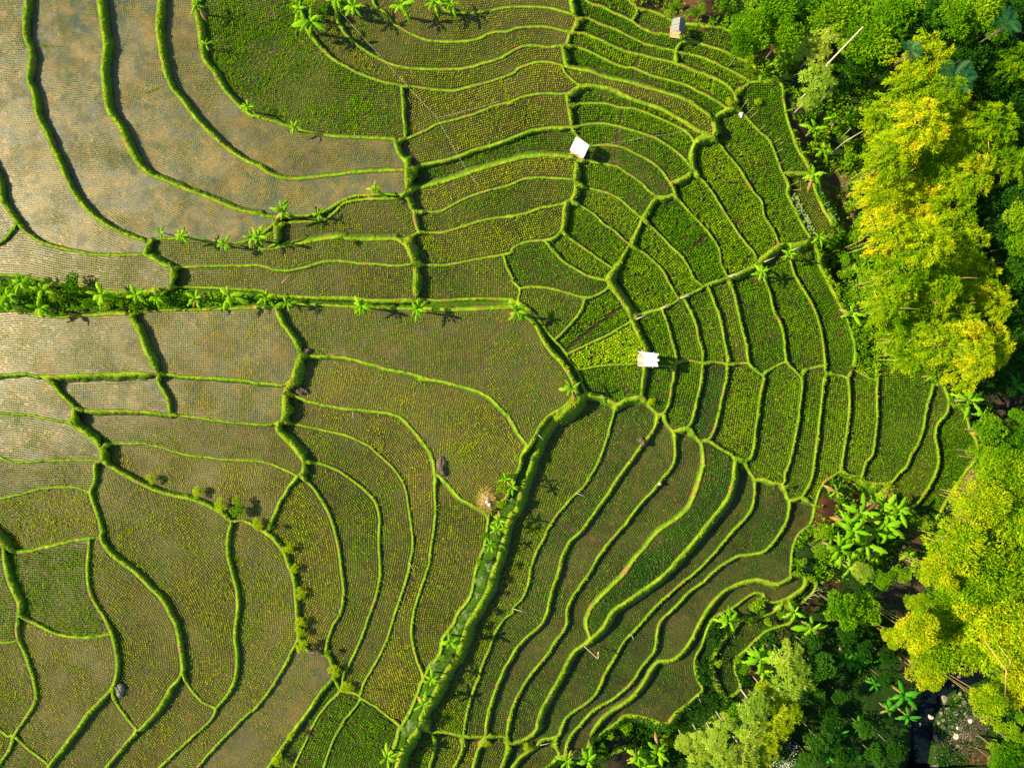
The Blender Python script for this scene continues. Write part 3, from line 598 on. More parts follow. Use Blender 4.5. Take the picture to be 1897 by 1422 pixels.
# smooth hillside field from the seeds, computed coarsely
cg = 16
hx, hy = np.meshgrid(np.arange(X0, X1 + cg, cg, dtype=float), np.arange(Y0, Y1 + cg, cg, dtype=float))
num = np.zeros_like(hx); dn = np.zeros_like(hx)
for x, y, z in zip(sx, sy, sz):
    w = 1 / ((hx - x) ** 2 + (hy - y) ** 2 + 400) ** 1.6
    num += w * z; dn += w
hf = num / dn
def field(px, py):
    u = (np.asarray(px, float) - X0) / cg; v = (np.asarray(py, float) - Y0) / cg
    u = np.clip(u, 0, hf.shape[1] - 1.001); v = np.clip(v, 0, hf.shape[0] - 1.001)
    i = u.astype(int); j = v.astype(int); fu = u - i; fv = v - j
    return (hf[j, i] * (1 - fu) + hf[j, i + 1] * fu) * (1 - fv) + (hf[j + 1, i] * (1 - fu) + hf[j + 1, i + 1] * fu) * fv
# stream bed
STREAM = np.array([(1830, 1235), (1800, 1245), (1762, 1258), (1735, 1278), (1722, 1305), (1708, 1340), (1705, 1375), (1700, 1410), (1690, 1450), (1680, 1520)], float)
STREAM = np.vstack([[(1960, 1215), (1890, 1228)], STREAM])
stc = catmull(STREAM, 6)
def stream_d(px, py):
    px = np.asarray(px, float); d = np.full(px.shape, 1e9)
    for x, y in stc: d = np.minimum(d, (px - x) ** 2 + (py - y) ** 2)
    return np.sqrt(d)
def free_z(px, py):
    z = field(px, py) + (fbm(px, py, 60) - .5) * 1.0 + (fbm(px, py, 14) - .5) * .25
    return z
isfree = np.isin(kind, ['f']); isgrass = kind == 'g'
Zf = free_z(GX, GY)
Zb = np.where(isfree[gl], Zf, zreg[gl])
gz = field(GX, GY)
Zb = np.where(isgrass[gl], .35 * gz + .65 * zreg[gl] + (fbm(GX, GY, 12) - .5) * .3, Zb)
# the long planted strip falls from left to right with the paddies beside it
strip = at(700, 560)
kind[strip] = 'g'; isgrass[strip] = True
sgl = gl == strip
Zb = np.where(sgl, np.interp(GX, [-90, 60, 300, 560, 760, 960], [6.7, 6.5, 5.8, 5.4, 5.0, 4.7]) - .2, Zb)
path = at(1075, 690)
ditchm = np.zeros(GX.shape, bool)
ditch = [at(1040, 688), at(914, 1000), at(985, 783)]
for d_ in set(ditch):
    if d_ != strip and (not have[d_] or kind[d_] == 'g'):
        kind[d_] = 'g'; isgrass[d_] = True
        m_ = gl == d_; ditchm = (ditchm | m_) if 'ditchm' in globals() else m_
        Zb = np.where(m_, np.minimum(np.interp(GY, [560, 740, 900, 1100, 1300, 1422], [3.9, 3.5, 3.35, 3.3, 3.15, 3.0]), 9), Zb)
# lines
dist = np.full(GX.shape, 1e6); nidx = np.full(GX.shape, -1, np.int32)
nxg = np.zeros(GX.shape); nyg = np.zeros(GX.shape)
smp = []; own = []
R = 44
for li, c in enumerate(C):
    for a, b in zip(c[:-1], c[1:]):
        d = b - a; L2 = d @ d
        if L2 < 1e-6: continue
        cxm, cym = (a + b) / 2
        i0 = max(0, int((cxm - R - X0) // G)); i1 = min(len(gx), int((cxm + R - X0) // G) + 1)
        j0 = max(0, int((cym - R - Y0) // G)); j1 = min(len(gy), int((cym + R - Y0) // G) + 1)
        if i1 <= i0 or j1 <= j0: continue
        k = len(smp); smp.append((cxm, cym, d[0], d[1])); own.append(li)
        x = GX[j0:j1, i0:i1]; y = GY[j0:j1, i0:i1]
        t = np.clip(((x - a[0]) * d[0] + (y - a[1]) * d[1]) / L2, 0, 1)
        qx = a[0] + t * d[0]; qy = a[1] + t * d[1]
        dd = np.hypot(x - qx, y - qy)
        m = dd < dist[j0:j1, i0:i1]
        dist[j0:j1, i0:i1][m] = dd[m]; nidx[j0:j1, i0:i1][m] = k
        nxg[j0:j1, i0:i1][m] = qx[m]; nyg[j0:j1, i0:i1][m] = qy[m]
smp = np.array(smp); own = np.array(own)
def gsample(A, px, py):
    i = np.clip(((px - X0) / G).round().astype(int), 0, A.shape[1] - 1); j = np.clip(((py - Y0) / G).round().astype(int), 0, A.shape[0] - 1)
    return A[j, i]
nl_ = np.hypot(smp[:, 2], smp[:, 3]) + 1e-9
nrm = np.stack([-smp[:, 3] / nl_, smp[:, 2] / nl_], 1)
zs = [gsample(Zb, smp[:, 0] + nrm[:, 0] * o, smp[:, 1] + nrm[:, 1] * o) for o in (-8, 8, -4, 4)]
zcs = np.maximum(zs[0], zs[1]) + .13
drop_abs = np.abs(zs[0] - zs[1])
# smooth crest heights along each line
for li in range(len(C)):
    m = np.flatnonzero(own == li)
    if len(m) > 5:
        k = 5; pad = np.pad(zcs[m], k, mode='edge')
        zcs[m] = np.array([pad[i:i + 2 * k + 1].max() for i in range(len(m))]) * .5 + np.convolve(pad, np.ones(2 * k + 1) / (2 * k + 1), 'valid') * .5
ZC = np.where(nidx >= 0, zcs[nidx], 0)
# blend crest heights at the junctions
wgt = (dist < 14).astype(float); A = ZC * wgt
def boxb(a, k):
    for ax in (0, 1):
        p = np.cumsum(np.concatenate([np.zeros_like(np.take(a, [0], ax)), a], ax), ax)
        n = a.shape[ax]; i0 = np.clip(np.arange(n) - k, 0, n); i1 = np.clip(np.arange(n) + k + 1, 0, n)
        a = np.take(p, i1, ax) - np.take(p, i0, ax)
    return a
ZCb = boxb(A, 2) / np.maximum(boxb(wgt, 2), 1e-9)
ZC = np.where(dist < 14, ZCb, ZC)
ux = (GX - nxg) / np.maximum(dist, 1e-6); uy = (GY - nyg) / np.maximum(dist, 1e-6)
rad_u = (GX - CX) * ux + (GY - CY) * uy
drop = np.maximum(ZC - Zb, 0)
wcrest = 1.9 + (fbm(GX, GY, 22) - .5) * 1.4 + np.clip(drop - .35, 0, 1) * 1.6
wslope = np.maximum(1.3, drop * (8.2 + 12 * np.clip(drop - .4, 0, .5) - rad_u / 66.0)) * (.85 + .5 * fbm(GX, GY, 18))
wcrest = wcrest * (.62 + .5 * fbm(GX + 300, GY, 8)); wfoot = wcrest + wslope
tt = np.clip((dist - wcrest) / wslope, 0, 1)
fall = 1 - tt * tt * (3 - 2 * tt)
near = nidx >= 0
nz = (fbm(GX, GY, 7) - .5) * .16 + (vnoise(GX, GY, 3) - .5) * .06
Zbund = Zb + drop * fall + nz * np.clip(fall * 1.6, 0, 1) * np.clip(drop * 3, .3, 1)
Zbund = np.where(dist > wfoot, Zb - .03 - (dist - wfoot) * .03, Zbund)
inb = near & (dist < wfoot + 3.5)
Zground = np.where(near & (dist < wfoot), Zbund, Zb)
def ground(px, py):
    return float(gsample(Zground, np.array(px), np.array(py)))

# ---------------------------------------------------------------- bunds, one object per traced bank
f_ = S * (H - Zbund) / H
VX = (GX - CX) * f_; VY = (CY - GY) * f_
cellok = inb[:-1, :-1] & inb[1:, :-1] & inb[:-1, 1:] & inb[1:, 1:]
cj, ci = np.nonzero(cellok)
cown = own[nidx[cj, ci]]
nx_ = len(gx)
TT = np.clip(dist / wfoot, 0, 1.2)
order = np.argsort(cown, kind='stable'); cj, ci, cown = cj[order], ci[order], cown[order]
bounds = np.flatnonzero(np.diff(cown)) + 1
for js, is_, ow in zip(np.split(cj, bounds), np.split(ci, bounds), np.split(cown, bounds)):
    if len(js) < 3: continue
    q = np.stack([js * nx_ + is_, (js + 1) * nx_ + is_, (js + 1) * nx_ + is_ + 1, js * nx_ + is_ + 1], 1)
    u, inv = np.unique(q.ravel(), return_inverse=True)
    V = np.stack([VX.ravel()[u], VY.ravel()[u], Zbund.ravel()[u]], 1)
    me = raw_mesh('terrace_bund', V, inv, 4, [M_bund], {'t': TT.ravel()[u]}, smooth=True)
    link('terrace_bund', me, kind='structure')

# ---------------------------------------------------------------- paddies: flat wet beds that end under the banks
paddies = {}
rl = lab[1::2]
for l in range(1, NL):
    if kind[l] != 'p' or cn[l] < 12: continue
    z = zreg[l]; f = f_at(z)
    V = []; F = []
    rows = np.flatnonzero((lab == l).any(1)) if cn[l] > 0 else []
    if len(rows) == 0: continue
    r0, r1 = rows[0], rows[-1]
    for r in range(r0, r1 + 1, 2):
        row = lab[min(r + 1, Hh - 1)] == l
        d = np.diff(np.concatenate([[0], row.astype(np.int8), [0]]))
        for a, b in zip(np.flatnonzero(d == 1), np.flatnonzero(d == -1)):
            xa, xb = (a + X0 - CX) * f, (b + X0 - CX) * f
            ya, yb = (CY - (r + Y0)) * f, (CY - (r + 2 + Y0)) * f
            n = len(V); V += [(xa, yb, z), (xb, yb, z), (xb, ya, z), (xa, ya, z)]; F += [n, n + 1, n + 2, n + 3]
    me = raw_mesh('paddy_field', np.array(V), np.array(F), 4, [M_mud])
    o = link('paddy_field', me, kind='structure'); o['grey'] = float(grey[l])
    paddies[l] = o

# ---------------------------------------------------------------- hillside outside the paddies
SOIL = [(1290, 15, 60, (.085, .045, .022)), (1200, 20, 40, (.075, .045, .025)), (1470, 250, 30, (.07, .045, .028)), (1478, 205, 22, (.06, .04, .025)), (1495, 300, 26, (.10, .05, .025)),
        (1545, 340, 34, (.10, .07, .04)), (1562, 385, 28, (.12, .085, .05)), (1570, 420, 20, (.11, .08, .045)), (1600, 918, 52, (.11, .055, .022)), (1530, 950, 34, (.085, .035, .018)), (1525, 1000, 24, (.06, .03, .02)),
        (1790, 910, 36, (.30, .20, .07)), (1800, 890, 26, (.30, .22, .10)), (1775, 945, 34, (.36, .22, .11)), (1755, 970, 30, (.32, .20, .11)), (1730, 985, 26, (.20, .12, .07)), (1690, 1000, 28, (.10, .065, .04)), (1685, 1060, 46, (.075, .055, .045)), (1670, 1110, 50, (.06, .048, .04)), (1690, 1150, 30, (.055, .05, .045)),
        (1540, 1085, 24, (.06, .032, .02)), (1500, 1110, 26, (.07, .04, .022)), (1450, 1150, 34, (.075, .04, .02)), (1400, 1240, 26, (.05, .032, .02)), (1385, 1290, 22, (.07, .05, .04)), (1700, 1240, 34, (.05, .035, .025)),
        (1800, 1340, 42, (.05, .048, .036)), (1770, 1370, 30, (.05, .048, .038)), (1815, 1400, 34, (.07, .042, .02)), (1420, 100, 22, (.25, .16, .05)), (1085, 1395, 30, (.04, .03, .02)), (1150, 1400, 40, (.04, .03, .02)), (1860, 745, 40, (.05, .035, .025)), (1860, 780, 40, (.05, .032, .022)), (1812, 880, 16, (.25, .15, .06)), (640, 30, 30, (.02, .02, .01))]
tg = 4
tx = np.arange(X0, X1, tg); ty = np.arange(Y0, Y1, tg)
TXg, TYg = np.meshgrid(tx.astype(float), ty.astype(float))
tl = lab[::tg, ::tg][:len(ty), :len(tx)]
fr = isfree[tl] | isgrass[tl]
tz = gsample(Zb, TXg, TYg)
tn = gsample(Zb, TXg, TYg)
sdst = stream_d(TXg, TYg)
tz = np.where(isfree[tl], tz, tz)
carve = np.clip(1 - (sdst - 14) / 16, 0, 1)
tz = tz * (1 - carve) + (-7.8) * carve
ok = fr.copy()
for _ in range(2):
    o2 = ok.copy()
    for ax, sh in ((0, 1), (0, -1), (1, 1), (1, -1)): o2 |= np.roll(ok, sh, ax)
    newc = o2 & ~ok
    acc = np.zeros_like(tz); c_ = np.zeros_like(tz)
    for ax, sh in ((0, 1), (0, -1), (1, 1), (1, -1)):
        m = np.roll(ok, sh, ax); acc += np.where(m, np.roll(tz, sh, ax), 0); c_ += m
    tz = np.where(newc, np.minimum(acc / np.maximum(c_, 1), tn) - .25, tz)
    ok = o2
fT = S * (H - tz) / H
V = np.stack([(TXg - CX) * fT, (CY - TYg) * fT, tz], -1).reshape(-1, 3)
okc = ok[:-1, :-1] & ok[1:, :-1] & ok[:-1, 1:] & ok[1:, 1:]
cj, ci = np.nonzero(okc); n_ = len(tx)
q = np.stack([cj * n_ + ci, (cj + 1) * n_ + ci, (cj + 1) * n_ + ci + 1, cj * n_ + ci + 1], 1)
u, inv = np.unique(q.ravel(), return_inverse=True)
colr = np.zeros((TXg.size, 4)); wsum = np.zeros(TXg.size) + 1e-6; wmax = np.zeros(TXg.size)
for x, y, r, c3 in SOIL:
    w = np.exp(-((TXg.ravel() - x) ** 2 + (TYg.ravel() - y) ** 2) / (r * r) * 1.2)
    colr[:, :3] += w[:, None] * np.array(c3); wsum += w; wmax = np.maximum(wmax, w)
colr[:, :3] /= wsum[:, None]; colr[:, 3] = np.clip(wmax * 1.3, 0, 1)
gm_ = isgrass[tl].ravel(); colr[gm_] = (.05, .13, .006, .60)
dm_ = ditchm[::2, ::2][:len(ty), :len(tx)].ravel(); colr[dm_] = (.02, .035, .012, .9)
me = raw_mesh('hillside', V[u], inv, 4, [M_terrain], {'soil': colr[u]}, smooth=True)
link('hillside_terrain', me, kind='structure')
# the land beyond the picture
B = 600.0
xl, xr = (X0 - CX) * f_at(9), (X1 - CX) * f_at(-6) - 1.0
yt, yb = (CY - Y0) * f_at(3), (CY - Y1) * f_at(3)
V = []; F = []
xs4 = [-B, xl, xr, B]; ys4 = [-B, yb, yt, B]
zz = [[6, 6, -6.5, -6.5]] * 4
for j in range(4):
    for i in range(4): V.append((xs4[i], ys4[j], [4.5, 5.0, -7.5, -8.5][i]))
for j in range(3):
    for i in range(3):
        if (i, j) == (1, 1): continue
        a = j * 4 + i; F += [a, a + 1, a + 5, a + 4]
me = raw_mesh('outer', np.array(V, float), np.array(F), 4, [M_terrain], {'soil': np.zeros((16, 4))})
link('outer_terrain', me, kind='structure')
# stream water
V = []; F = []
for i, (x, y) in enumerate(stc):
    t = stc[min(i + 1, len(stc) - 1)] - stc[max(i - 1, 0)]; t = t / (np.hypot(*t) + 1e-9)
    for sgn in (-1, 1):
        p = P(x - t[1] * sgn * 32, y + t[0] * sgn * 32, -7.35); V.append(tuple(p))
    if i: F += [2 * i - 2, 2 * i - 1, 2 * i + 1, 2 * i]
link('stream_water', raw_mesh('stream', np.array(V), np.array(F), 4, [M_water]), kind='structure')

# ---------------------------------------------------------------- rice, planted in rows that follow the nearest long bank
GAPS = [[(1190, 78), (1175, 127), (1170, 155), (1165, 177), (1154, 198), (1145, 233), (1142, 263), (1137, 301)],
        [(964, 928), (990, 943), (1026, 961)], [(1026, 961), (1072, 989)], [(1076, 990), (1125, 1010)], [(1046, 649), (1092, 611), (1150, 568)], [(1285, 455), (1312, 432)]]
gapm = np.zeros((Hh, W), bool)
for g in GAPS:
    for a, b in zip(g[:-1], g[1:]):
        a = np.array(a, float); b = np.array(b, float)
        n = int(np.hypot(*(b - a)) * 2)
        for t in np.linspace(0, 1, n):
            x, y = a + (b - a) * t; gapm[int(y - Y0) - 2:int(y - Y0) + 3, int(x - X0) - 2:int(x - X0) + 3] = True
# which bank runs longest beside each paddy
bl = gl.ravel(); mb = (near & (dist < 9)).ravel() & (np.abs(ZC - Zb).ravel() < 9)
pair = bl[mb].astype(np.int64) * 1000 + own[nidx.ravel()[mb]]
up, pc = np.unique(pair, return_counts=True)
main = {}
for p_, c_ in zip(up, pc):
    l, k = divmod(int(p_), 1000)
    main.setdefault(l, []).append((c_, k))
def rows_along(c, l):
    dn_ = den[l]
    dn_ = den[l]
    sp = 4.15 + .7 * max(0, dn_ - .7)
    m = gl == l
    jj, ii = np.nonzero(m)
    bx0, bx1 = gx[ii.min()], gx[ii.max()]; by0, by1 = gy[jj.min()], gy[jj.max()]
    # which side of the bank
    t = np.gradient(c, axis=0); t /= np.hypot(t[:, 0], t[:, 1])[:, None] + 1e-9
    k_ = np.ones(9) / 9
    cs = np.stack([np.convolve(np.pad(c[:, a], 4, mode='edge'), k_, 'valid') for a in (0, 1)], 1)
    t = np.gradient(cs, axis=0); t /= np.hypot(t[:, 0], t[:, 1])[:, None] + 1e-9
    nn = np.stack([-t[:, 1], t[:, 0]], 1)
    sidev = 0
    for sgn in (-1, 1):
        q = cs + nn * 10 * sgn
        hit = (lab[np.clip((q[:, 1] - Y0).astype(int), 0, Hh - 1), np.clip((q[:, 0] - X0).astype(int), 0, W - 1)] == l).sum()
        sidev += sgn * hit
    sgn = 1 if sidev > 0 else -1
    # dense bank samples, extended tangentially past its ends
    t0_ = cs[min(6, len(cs) - 1)] - cs[0]; t0_ = t0_ / (np.hypot(*t0_) + 1e-9); t1_ = cs[-1] - cs[max(-7, -len(cs))]; t1_ = t1_ / (np.hypot(*t1_) + 1e-9)
    e0 = cs[0] - t0_ * np.arange(240, 0, -3)[:, None]; e1 = cs[-1] + t1_ * np.arange(3, 243, 3)[:, None]
    cc = np.vstack([e0, cs, e1])
    tn_ = np.vstack([np.repeat(t0_[None], len(e0), 0), t, np.repeat(t1_[None], len(e1), 0)])
    nn = np.stack([-tn_[:, 1], tn_[:, 0]], 1)
    keep = (cc[:, 0] > bx0 - 260) & (cc[:, 0] < bx1 + 260) & (cc[:, 1] > by0 - 260) & (cc[:, 1] < by1 + 260)
    cc = cc[keep]; nn = nn[keep]
    if len(cc) < 3: return []
    pts = []
    empty = 0
    for k in range(1, 110):
        d = 2.5 + k * sp
        q = cc + nn * d * sgn
        inside = (q[:, 0] > bx0 - 8) & (q[:, 0] < bx1 + 8) & (q[:, 1] > by0 - 8) & (q[:, 1] < by1 + 8)
        q = q[inside]
        if len(q) < 2:
            empty += 1
            if empty > 14: break
            continue
        dm = np.sqrt(((q[:, None, :] - cc[None, ::2, :]) ** 2).sum(2)).min(1)
        q = q[dm > d - 1.8]
        if len(q) < 2: continue
        seg = np.hypot(*(np.diff(q, axis=0).T)); brk = np.flatnonzero(seg > 9) + 1
        for qq in np.split(q, brk):
            if len(qq) < 2: continue
            s1 = np.concatenate([[0], np.cumsum(np.hypot(*(np.diff(qq, axis=0).T)))])
            if s1[-1] < sp: continue
            ss = np.arange((k % 2) * .0, s1[-1], sp)
            pts.append(np.stack([np.interp(ss, s1, qq[:, 0]), np.interp(ss, s1, qq[:, 1])], 1))
    return pts
TOT = 0
for l, po in paddies.items():
    if l not in main: continue
    dn_ = den[l]
    sp_ = 4.15 + .7 * max(0, dn_ - .7)
    want = cn[l] * 16 / (sp_ * sp_) * .93
    occ = np.zeros((Hh, W), bool); got = []; ng = 0
    for _c, _k in sorted(main[l], reverse=True)[:7]:
        q_ = rows_along(C[_k], l)
        if not q_: continue
        v_ = np.vstack(q_)
        iy = np.clip((v_[:, 1] - Y0).astype(int), 4, Hh - 5); ix = np.clip((v_[:, 0] - X0).astype(int), 4, W - 5)
        v_ = v_[(lab[iy, ix] == l) & ~occ[iy, ix]]
        if len(v_) == 0: continue
        got.append(v_); ng += len(v_)
        iy = np.clip((v_[:, 1] - Y0).astype(int), 4, Hh - 5); ix = np.clip((v_[:, 0] - X0).astype(int), 4, W - 5)
        for oy in range(-3, 4):
            for ox in range(-3, 4):
                if ox * ox + oy * oy <= 11: occ[iy + oy, ix + ox] = True
        if ng > want: break
    # whatever the rows left out is planted on a plain grid
    th_ = .3 + l * .7; jj, ii = np.nonzero(gl == l)
    x0_, x1_, y0_, y1_ = gx[ii.min()], gx[ii.max()], gy[jj.min()], gy[jj.max()]
    rr_ = math.hypot(x1_ - x0_, y1_ - y0_) / 2 + sp_; gg = np.arange(-rr_, rr_, sp_)
    A1, B1 = np.meshgrid(gg, gg)
    v_ = np.stack([(x0_ + x1_) / 2 + A1.ravel() * math.cos(th_) - B1.ravel() * math.sin(th_), (y0_ + y1_) / 2 + A1.ravel() * math.sin(th_) + B1.ravel() * math.cos(th_)], 1)
    iy = np.clip((v_[:, 1] - Y0).astype(int), 4, Hh - 5); ix = np.clip((v_[:, 0] - X0).astype(int), 4, W - 5)
    got.append(v_[(lab[iy, ix] == l) & ~occ[iy, ix]])
    p = np.vstack(got)
    p += rng.normal(0, .18, p.shape)
    li = lab[np.clip((p[:, 1] - Y0).astype(int), 0, Hh - 1), np.clip((p[:, 0] - X0).astype(int), 0, W - 1)]
    clear = gsample(dist - wfoot, p[:, 0], p[:, 1])
    gp = gapm[np.clip((p[:, 1] - Y0).astype(int), 0, Hh - 1), np.clip((p[:, 0] - X0).astype(int), 0, W - 1)]
    miss = rng.rand(len(p)) < (.05 + .10 * (vnoise(p[:, 0], p[:, 1], 14) > .8))
    p = p[(li == l) & (clear > .8) & ~gp & ~miss]
    if len(p) == 0: continue
    z = zreg[l]; f = f_at(z)
    n = len(p)
    loc_ = fbm(p[:, 0], p[:, 1], 40)
    dd_ = np.clip(dn_ + (loc_ - .5) * .45, .05, 1.1)
    r = (.048 + .105 * dd_) * (.75 + .5 * rng.rand(n))
    hgt = .05 + .26 * dd_
    K = 5 if dn_ < .68 else 7
    base = np.stack([(p[:, 0] - CX) * f, (CY - p[:, 1]) * f, np.full(n, z - .01)], 1)
    th = rng.rand(n)[:, None] * 6.28 + np.arange(K)[None] * 2 * math.pi / K + rng.normal(0, .3, (n, K))
    rr = r[:, None] * (.7 + .6 * rng.rand(n, K))
    dirx, diry = np.cos(th), np.sin(th)
    tip = np.stack([base[:, None, 0] + dirx * rr, base[:, None, 1] + diry * rr, base[:, None, 2] + hgt[:, None] * (.5 + .7 * rng.rand(n, K))], 2)
    b3 = np.repeat(base[:, None], K, 1) + np.stack([-dirx, -diry, 0 * dirx], 2) * rr[..., None] * .15
    b3[..., 2] += hgt[:, None] * .25
    sw = rr * (.55 if dn_ < .7 else .42)
    sd3 = np.stack([-diry * sw, dirx * sw, 0 * sw], 2)
    vv = np.clip(.25 + .5 * rng.rand(n)[:, None] + .2 * rng.rand(n, K), 0, 1)
    V, F, A_ = tris_from(b3.reshape(-1, 3), tip.reshape(-1, 3), sd3.reshape(-1, 3), vv.ravel())
    me = raw_mesh('rice_plants', V, F, 3, [M_grass if l == at(1110, 640) else M_rice if dn_ < .52 and cxs[l] < 1000 else M_rice_shade if cxs[l] > 940 and cys[l] > 880 else M_rice_d], {'v': A_})
    link('rice_plants', me, po, kind='stuff')
    TOT += len(F) // 3
print('rice tris', TOT)

# ---------------------------------------------------------------- grass on the banks and the planted strips
bm_ = (near & (dist < wfoot * .86)) | (isgrass[gl] & ~near & ~ditchm) | (isgrass[gl] & ~ditchm & (dist >= wfoot * .8))
cj, ci = np.nonzero(bm_ & (GX < 1900) & (GX > -20) & (GY > -20) & (GY < 1440))
sel = rng.rand(len(cj)) < np.where(TT[cj, ci] < .4, .75, .4) * np.clip(1.9 - 2.2 * fbm(GX[cj, ci], GY[cj, ci] + 700, 20), .15, 1)
cj, ci = cj[sel], ci[sel]
px = GX[cj, ci] + rng.uniform(-1.2, 1.2, len(cj)); py = GY[cj, ci] + rng.uniform(-1.2, 1.2, len(cj))
z = Zground[cj, ci]; f = S * (H - z) / H; n = len(px); K = 3
base = np.stack([(px - CX) * f, (CY - py) * f, z - .01], 1)
th = rng.rand(n, K) * 6.28; tq = np.where(near[cj, ci], np.clip(TT[cj, ci], 0, 1), .5)
low = (np.where(tq > .4, .6, 1.0) * (.6 + 1.6 * np.clip(fbm(px, py, 9) - .38, 0, 1) * 2))[:, None]; r = (.04 + .05 * rng.rand(n, K)) * low; hg = (.03 + .07 * rng.rand(n, K)) * low
tip = np.stack([base[:, None, 0] + np.cos(th) * r, base[:, None, 1] + np.sin(th) * r, base[:, None, 2] + hg], 2)
sd3 = np.stack([-np.sin(th), np.cos(th), 0 * th], 2) * .030
V, F, A_ = tris_from(np.repeat(base[:, None], K, 1).reshape(-1, 3), tip.reshape(-1, 3), sd3.reshape(-1, 3),
                     np.clip(np.repeat(fbm(px, py, 30) * .9 + .40 - .75 * tq, K) + rng.normal(0, .13, n * K), 0, 1))  # yellower on crests, deeper green on slopes: sunlit tops painted into the tufts
link('bank_grass', raw_mesh('bank_grass', V, F, 3, [M_grass], {'v': A_}), kind='stuff')
print('grass tris', len(F) // 3)

# undergrowth on the hillside
cj, ci = np.nonzero((isfree[gl] | (sgl & (GX < 520) & (GX > -30) & (dist > 8))) & (GX < 1960) & (GY > -40) & (GY < 1470))
soilw = np.zeros(len(cj)); pxx = GX[cj, ci]; pyy = GY[cj, ci]
for x, y, r, _ in SOIL: soilw = np.maximum(soilw, np.exp(-((pxx - x) ** 2 + (pyy - y) ** 2) / (r * r) * 1.2))
sdw = stream_d(pxx, pyy)
pr = .20 * (1 - soilw * .93) * np.where((pxx > 1480) & (pyy > 1190) & (pxx < 1740), .45, 1) * (fbm(pxx, pyy, 30) > .36) * (sdw > 26)
sel = rng.rand(len(cj)) < pr
cj, ci = cj[sel], ci[sel]
px = GX[cj, ci] + rng.uniform(-1, 1, len(cj)); py = GY[cj, ci] + rng.uniform(-1, 1, len(cj))
z = Zground[cj, ci] - .05; f = S * (H - z) / H; n = len(px); K = 6
hh = .25 + .7 * fbm(px, py, 25)
base = np.stack([(px - CX) * f, (CY - py) * f, z], 1)
th = rng.rand(n, K) * 6.28
b = np.repeat(base[:, None], K, 1) + np.stack([rng.normal(0, .08, (n, K)), rng.normal(0, .08, (n, K)), hh[:, None] * rng.rand(n, K)], 2)
ln = .12 + .16 * rng.rand(n, K)
d = np.stack([np.cos(th) * ln, np.sin(th) * ln, rng.normal(.02, .06, (n, K))], 2)
sdv = np.stack([-np.sin(th), np.cos(th), rng.normal(0, .4, (n, K))], 2) * (ln * .3)[..., None]
V, F, A_ = leaves_from(b.reshape(-1, 3), d.reshape(-1, 3), sdv.reshape(-1, 3), np.clip(np.repeat(fbm(px, py, 50), K) + rng.normal(0, .2, n * K), 0, 1))
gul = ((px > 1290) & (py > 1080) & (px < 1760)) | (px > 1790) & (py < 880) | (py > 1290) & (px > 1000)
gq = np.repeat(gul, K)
for nm_, sel_, mt_ in (('undergrowth', ~gq, M_broad), ('shade_toned_undergrowth', gq, M_dark)):  # gully leaves get darker greens, the valley's shade painted as leaf colour
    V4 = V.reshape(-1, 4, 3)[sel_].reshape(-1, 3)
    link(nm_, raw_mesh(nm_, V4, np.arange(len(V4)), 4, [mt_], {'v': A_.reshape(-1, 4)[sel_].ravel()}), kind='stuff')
print('undergrowth quads', n * K)

# ---------------------------------------------------------------- plants
ORD = 'first second third fourth fifth sixth seventh eighth ninth tenth eleventh twelfth thirteenth fourteenth fifteenth sixteenth seventeenth eighteenth nineteenth twentieth'.split()

def banana_leaf(seed, L=1.0, Wd=.30, droop=.5):
    r = np.random.RandomState(seed)
    n = 9; ts = np.linspace(0, 1, n)
    V = []; A = []
    for i, t in enumerate(ts):
        x = L * (t - .10 * droop * t * t * 2); z = L * (.42 * t - (.42 + .42 * droop) * t * t)
        w = Wd * (math.sin(math.pi * min(1, t * .93 + .07)) ** .55) * .5 if t > .1 else .02
        if t > .98: w = .02
        jag = r.uniform(.78, 1.08, 2)
        for k, sx_ in ((0, -1), (1, -.5), (2, 0), (3, .5), (4, 1)):
            ww = w * sx_ * (jag[0] if sx_ < 0 else jag[1])
            V.append((x, ww, z - abs(sx_) * w * .55 + (.012 if sx_ == 0 else 0))); A.append(.75 if sx_ == 0 else .35 + .3 * r.rand())
    F = []
    for i in range(n - 1):
        for k in range(4):
            if 1 <= i < n - 1 and k in (0, 3) and r.rand() < .22: continue
            a = i * 5 + k; F += [a, a + 1, a + 6, a + 5]
    return np.array(V), np.array(F), np.array(A)
LEAF = {}
for key, mt in (('n', M_banana), ('d', M_banana_shade), ('w', M_dry)):
    for v in range(4 if key != 'w' else 1):
        V, F, A = banana_leaf(11 + v, 1.0, .27 + .03 * v, .35 + .25 * v)
        LEAF[key, v] = raw_mesh('banana_leaf', V, F, 4, [mt], {'v': A}, smooth=True)
STEM = MB().tube([(0, 0, -.6), (0, 0, .3), (.02, 0, .8), (0, .01, 1.05)], [.11, .10, .075, .04], 8).mesh('banana_stem', M_stem, True)

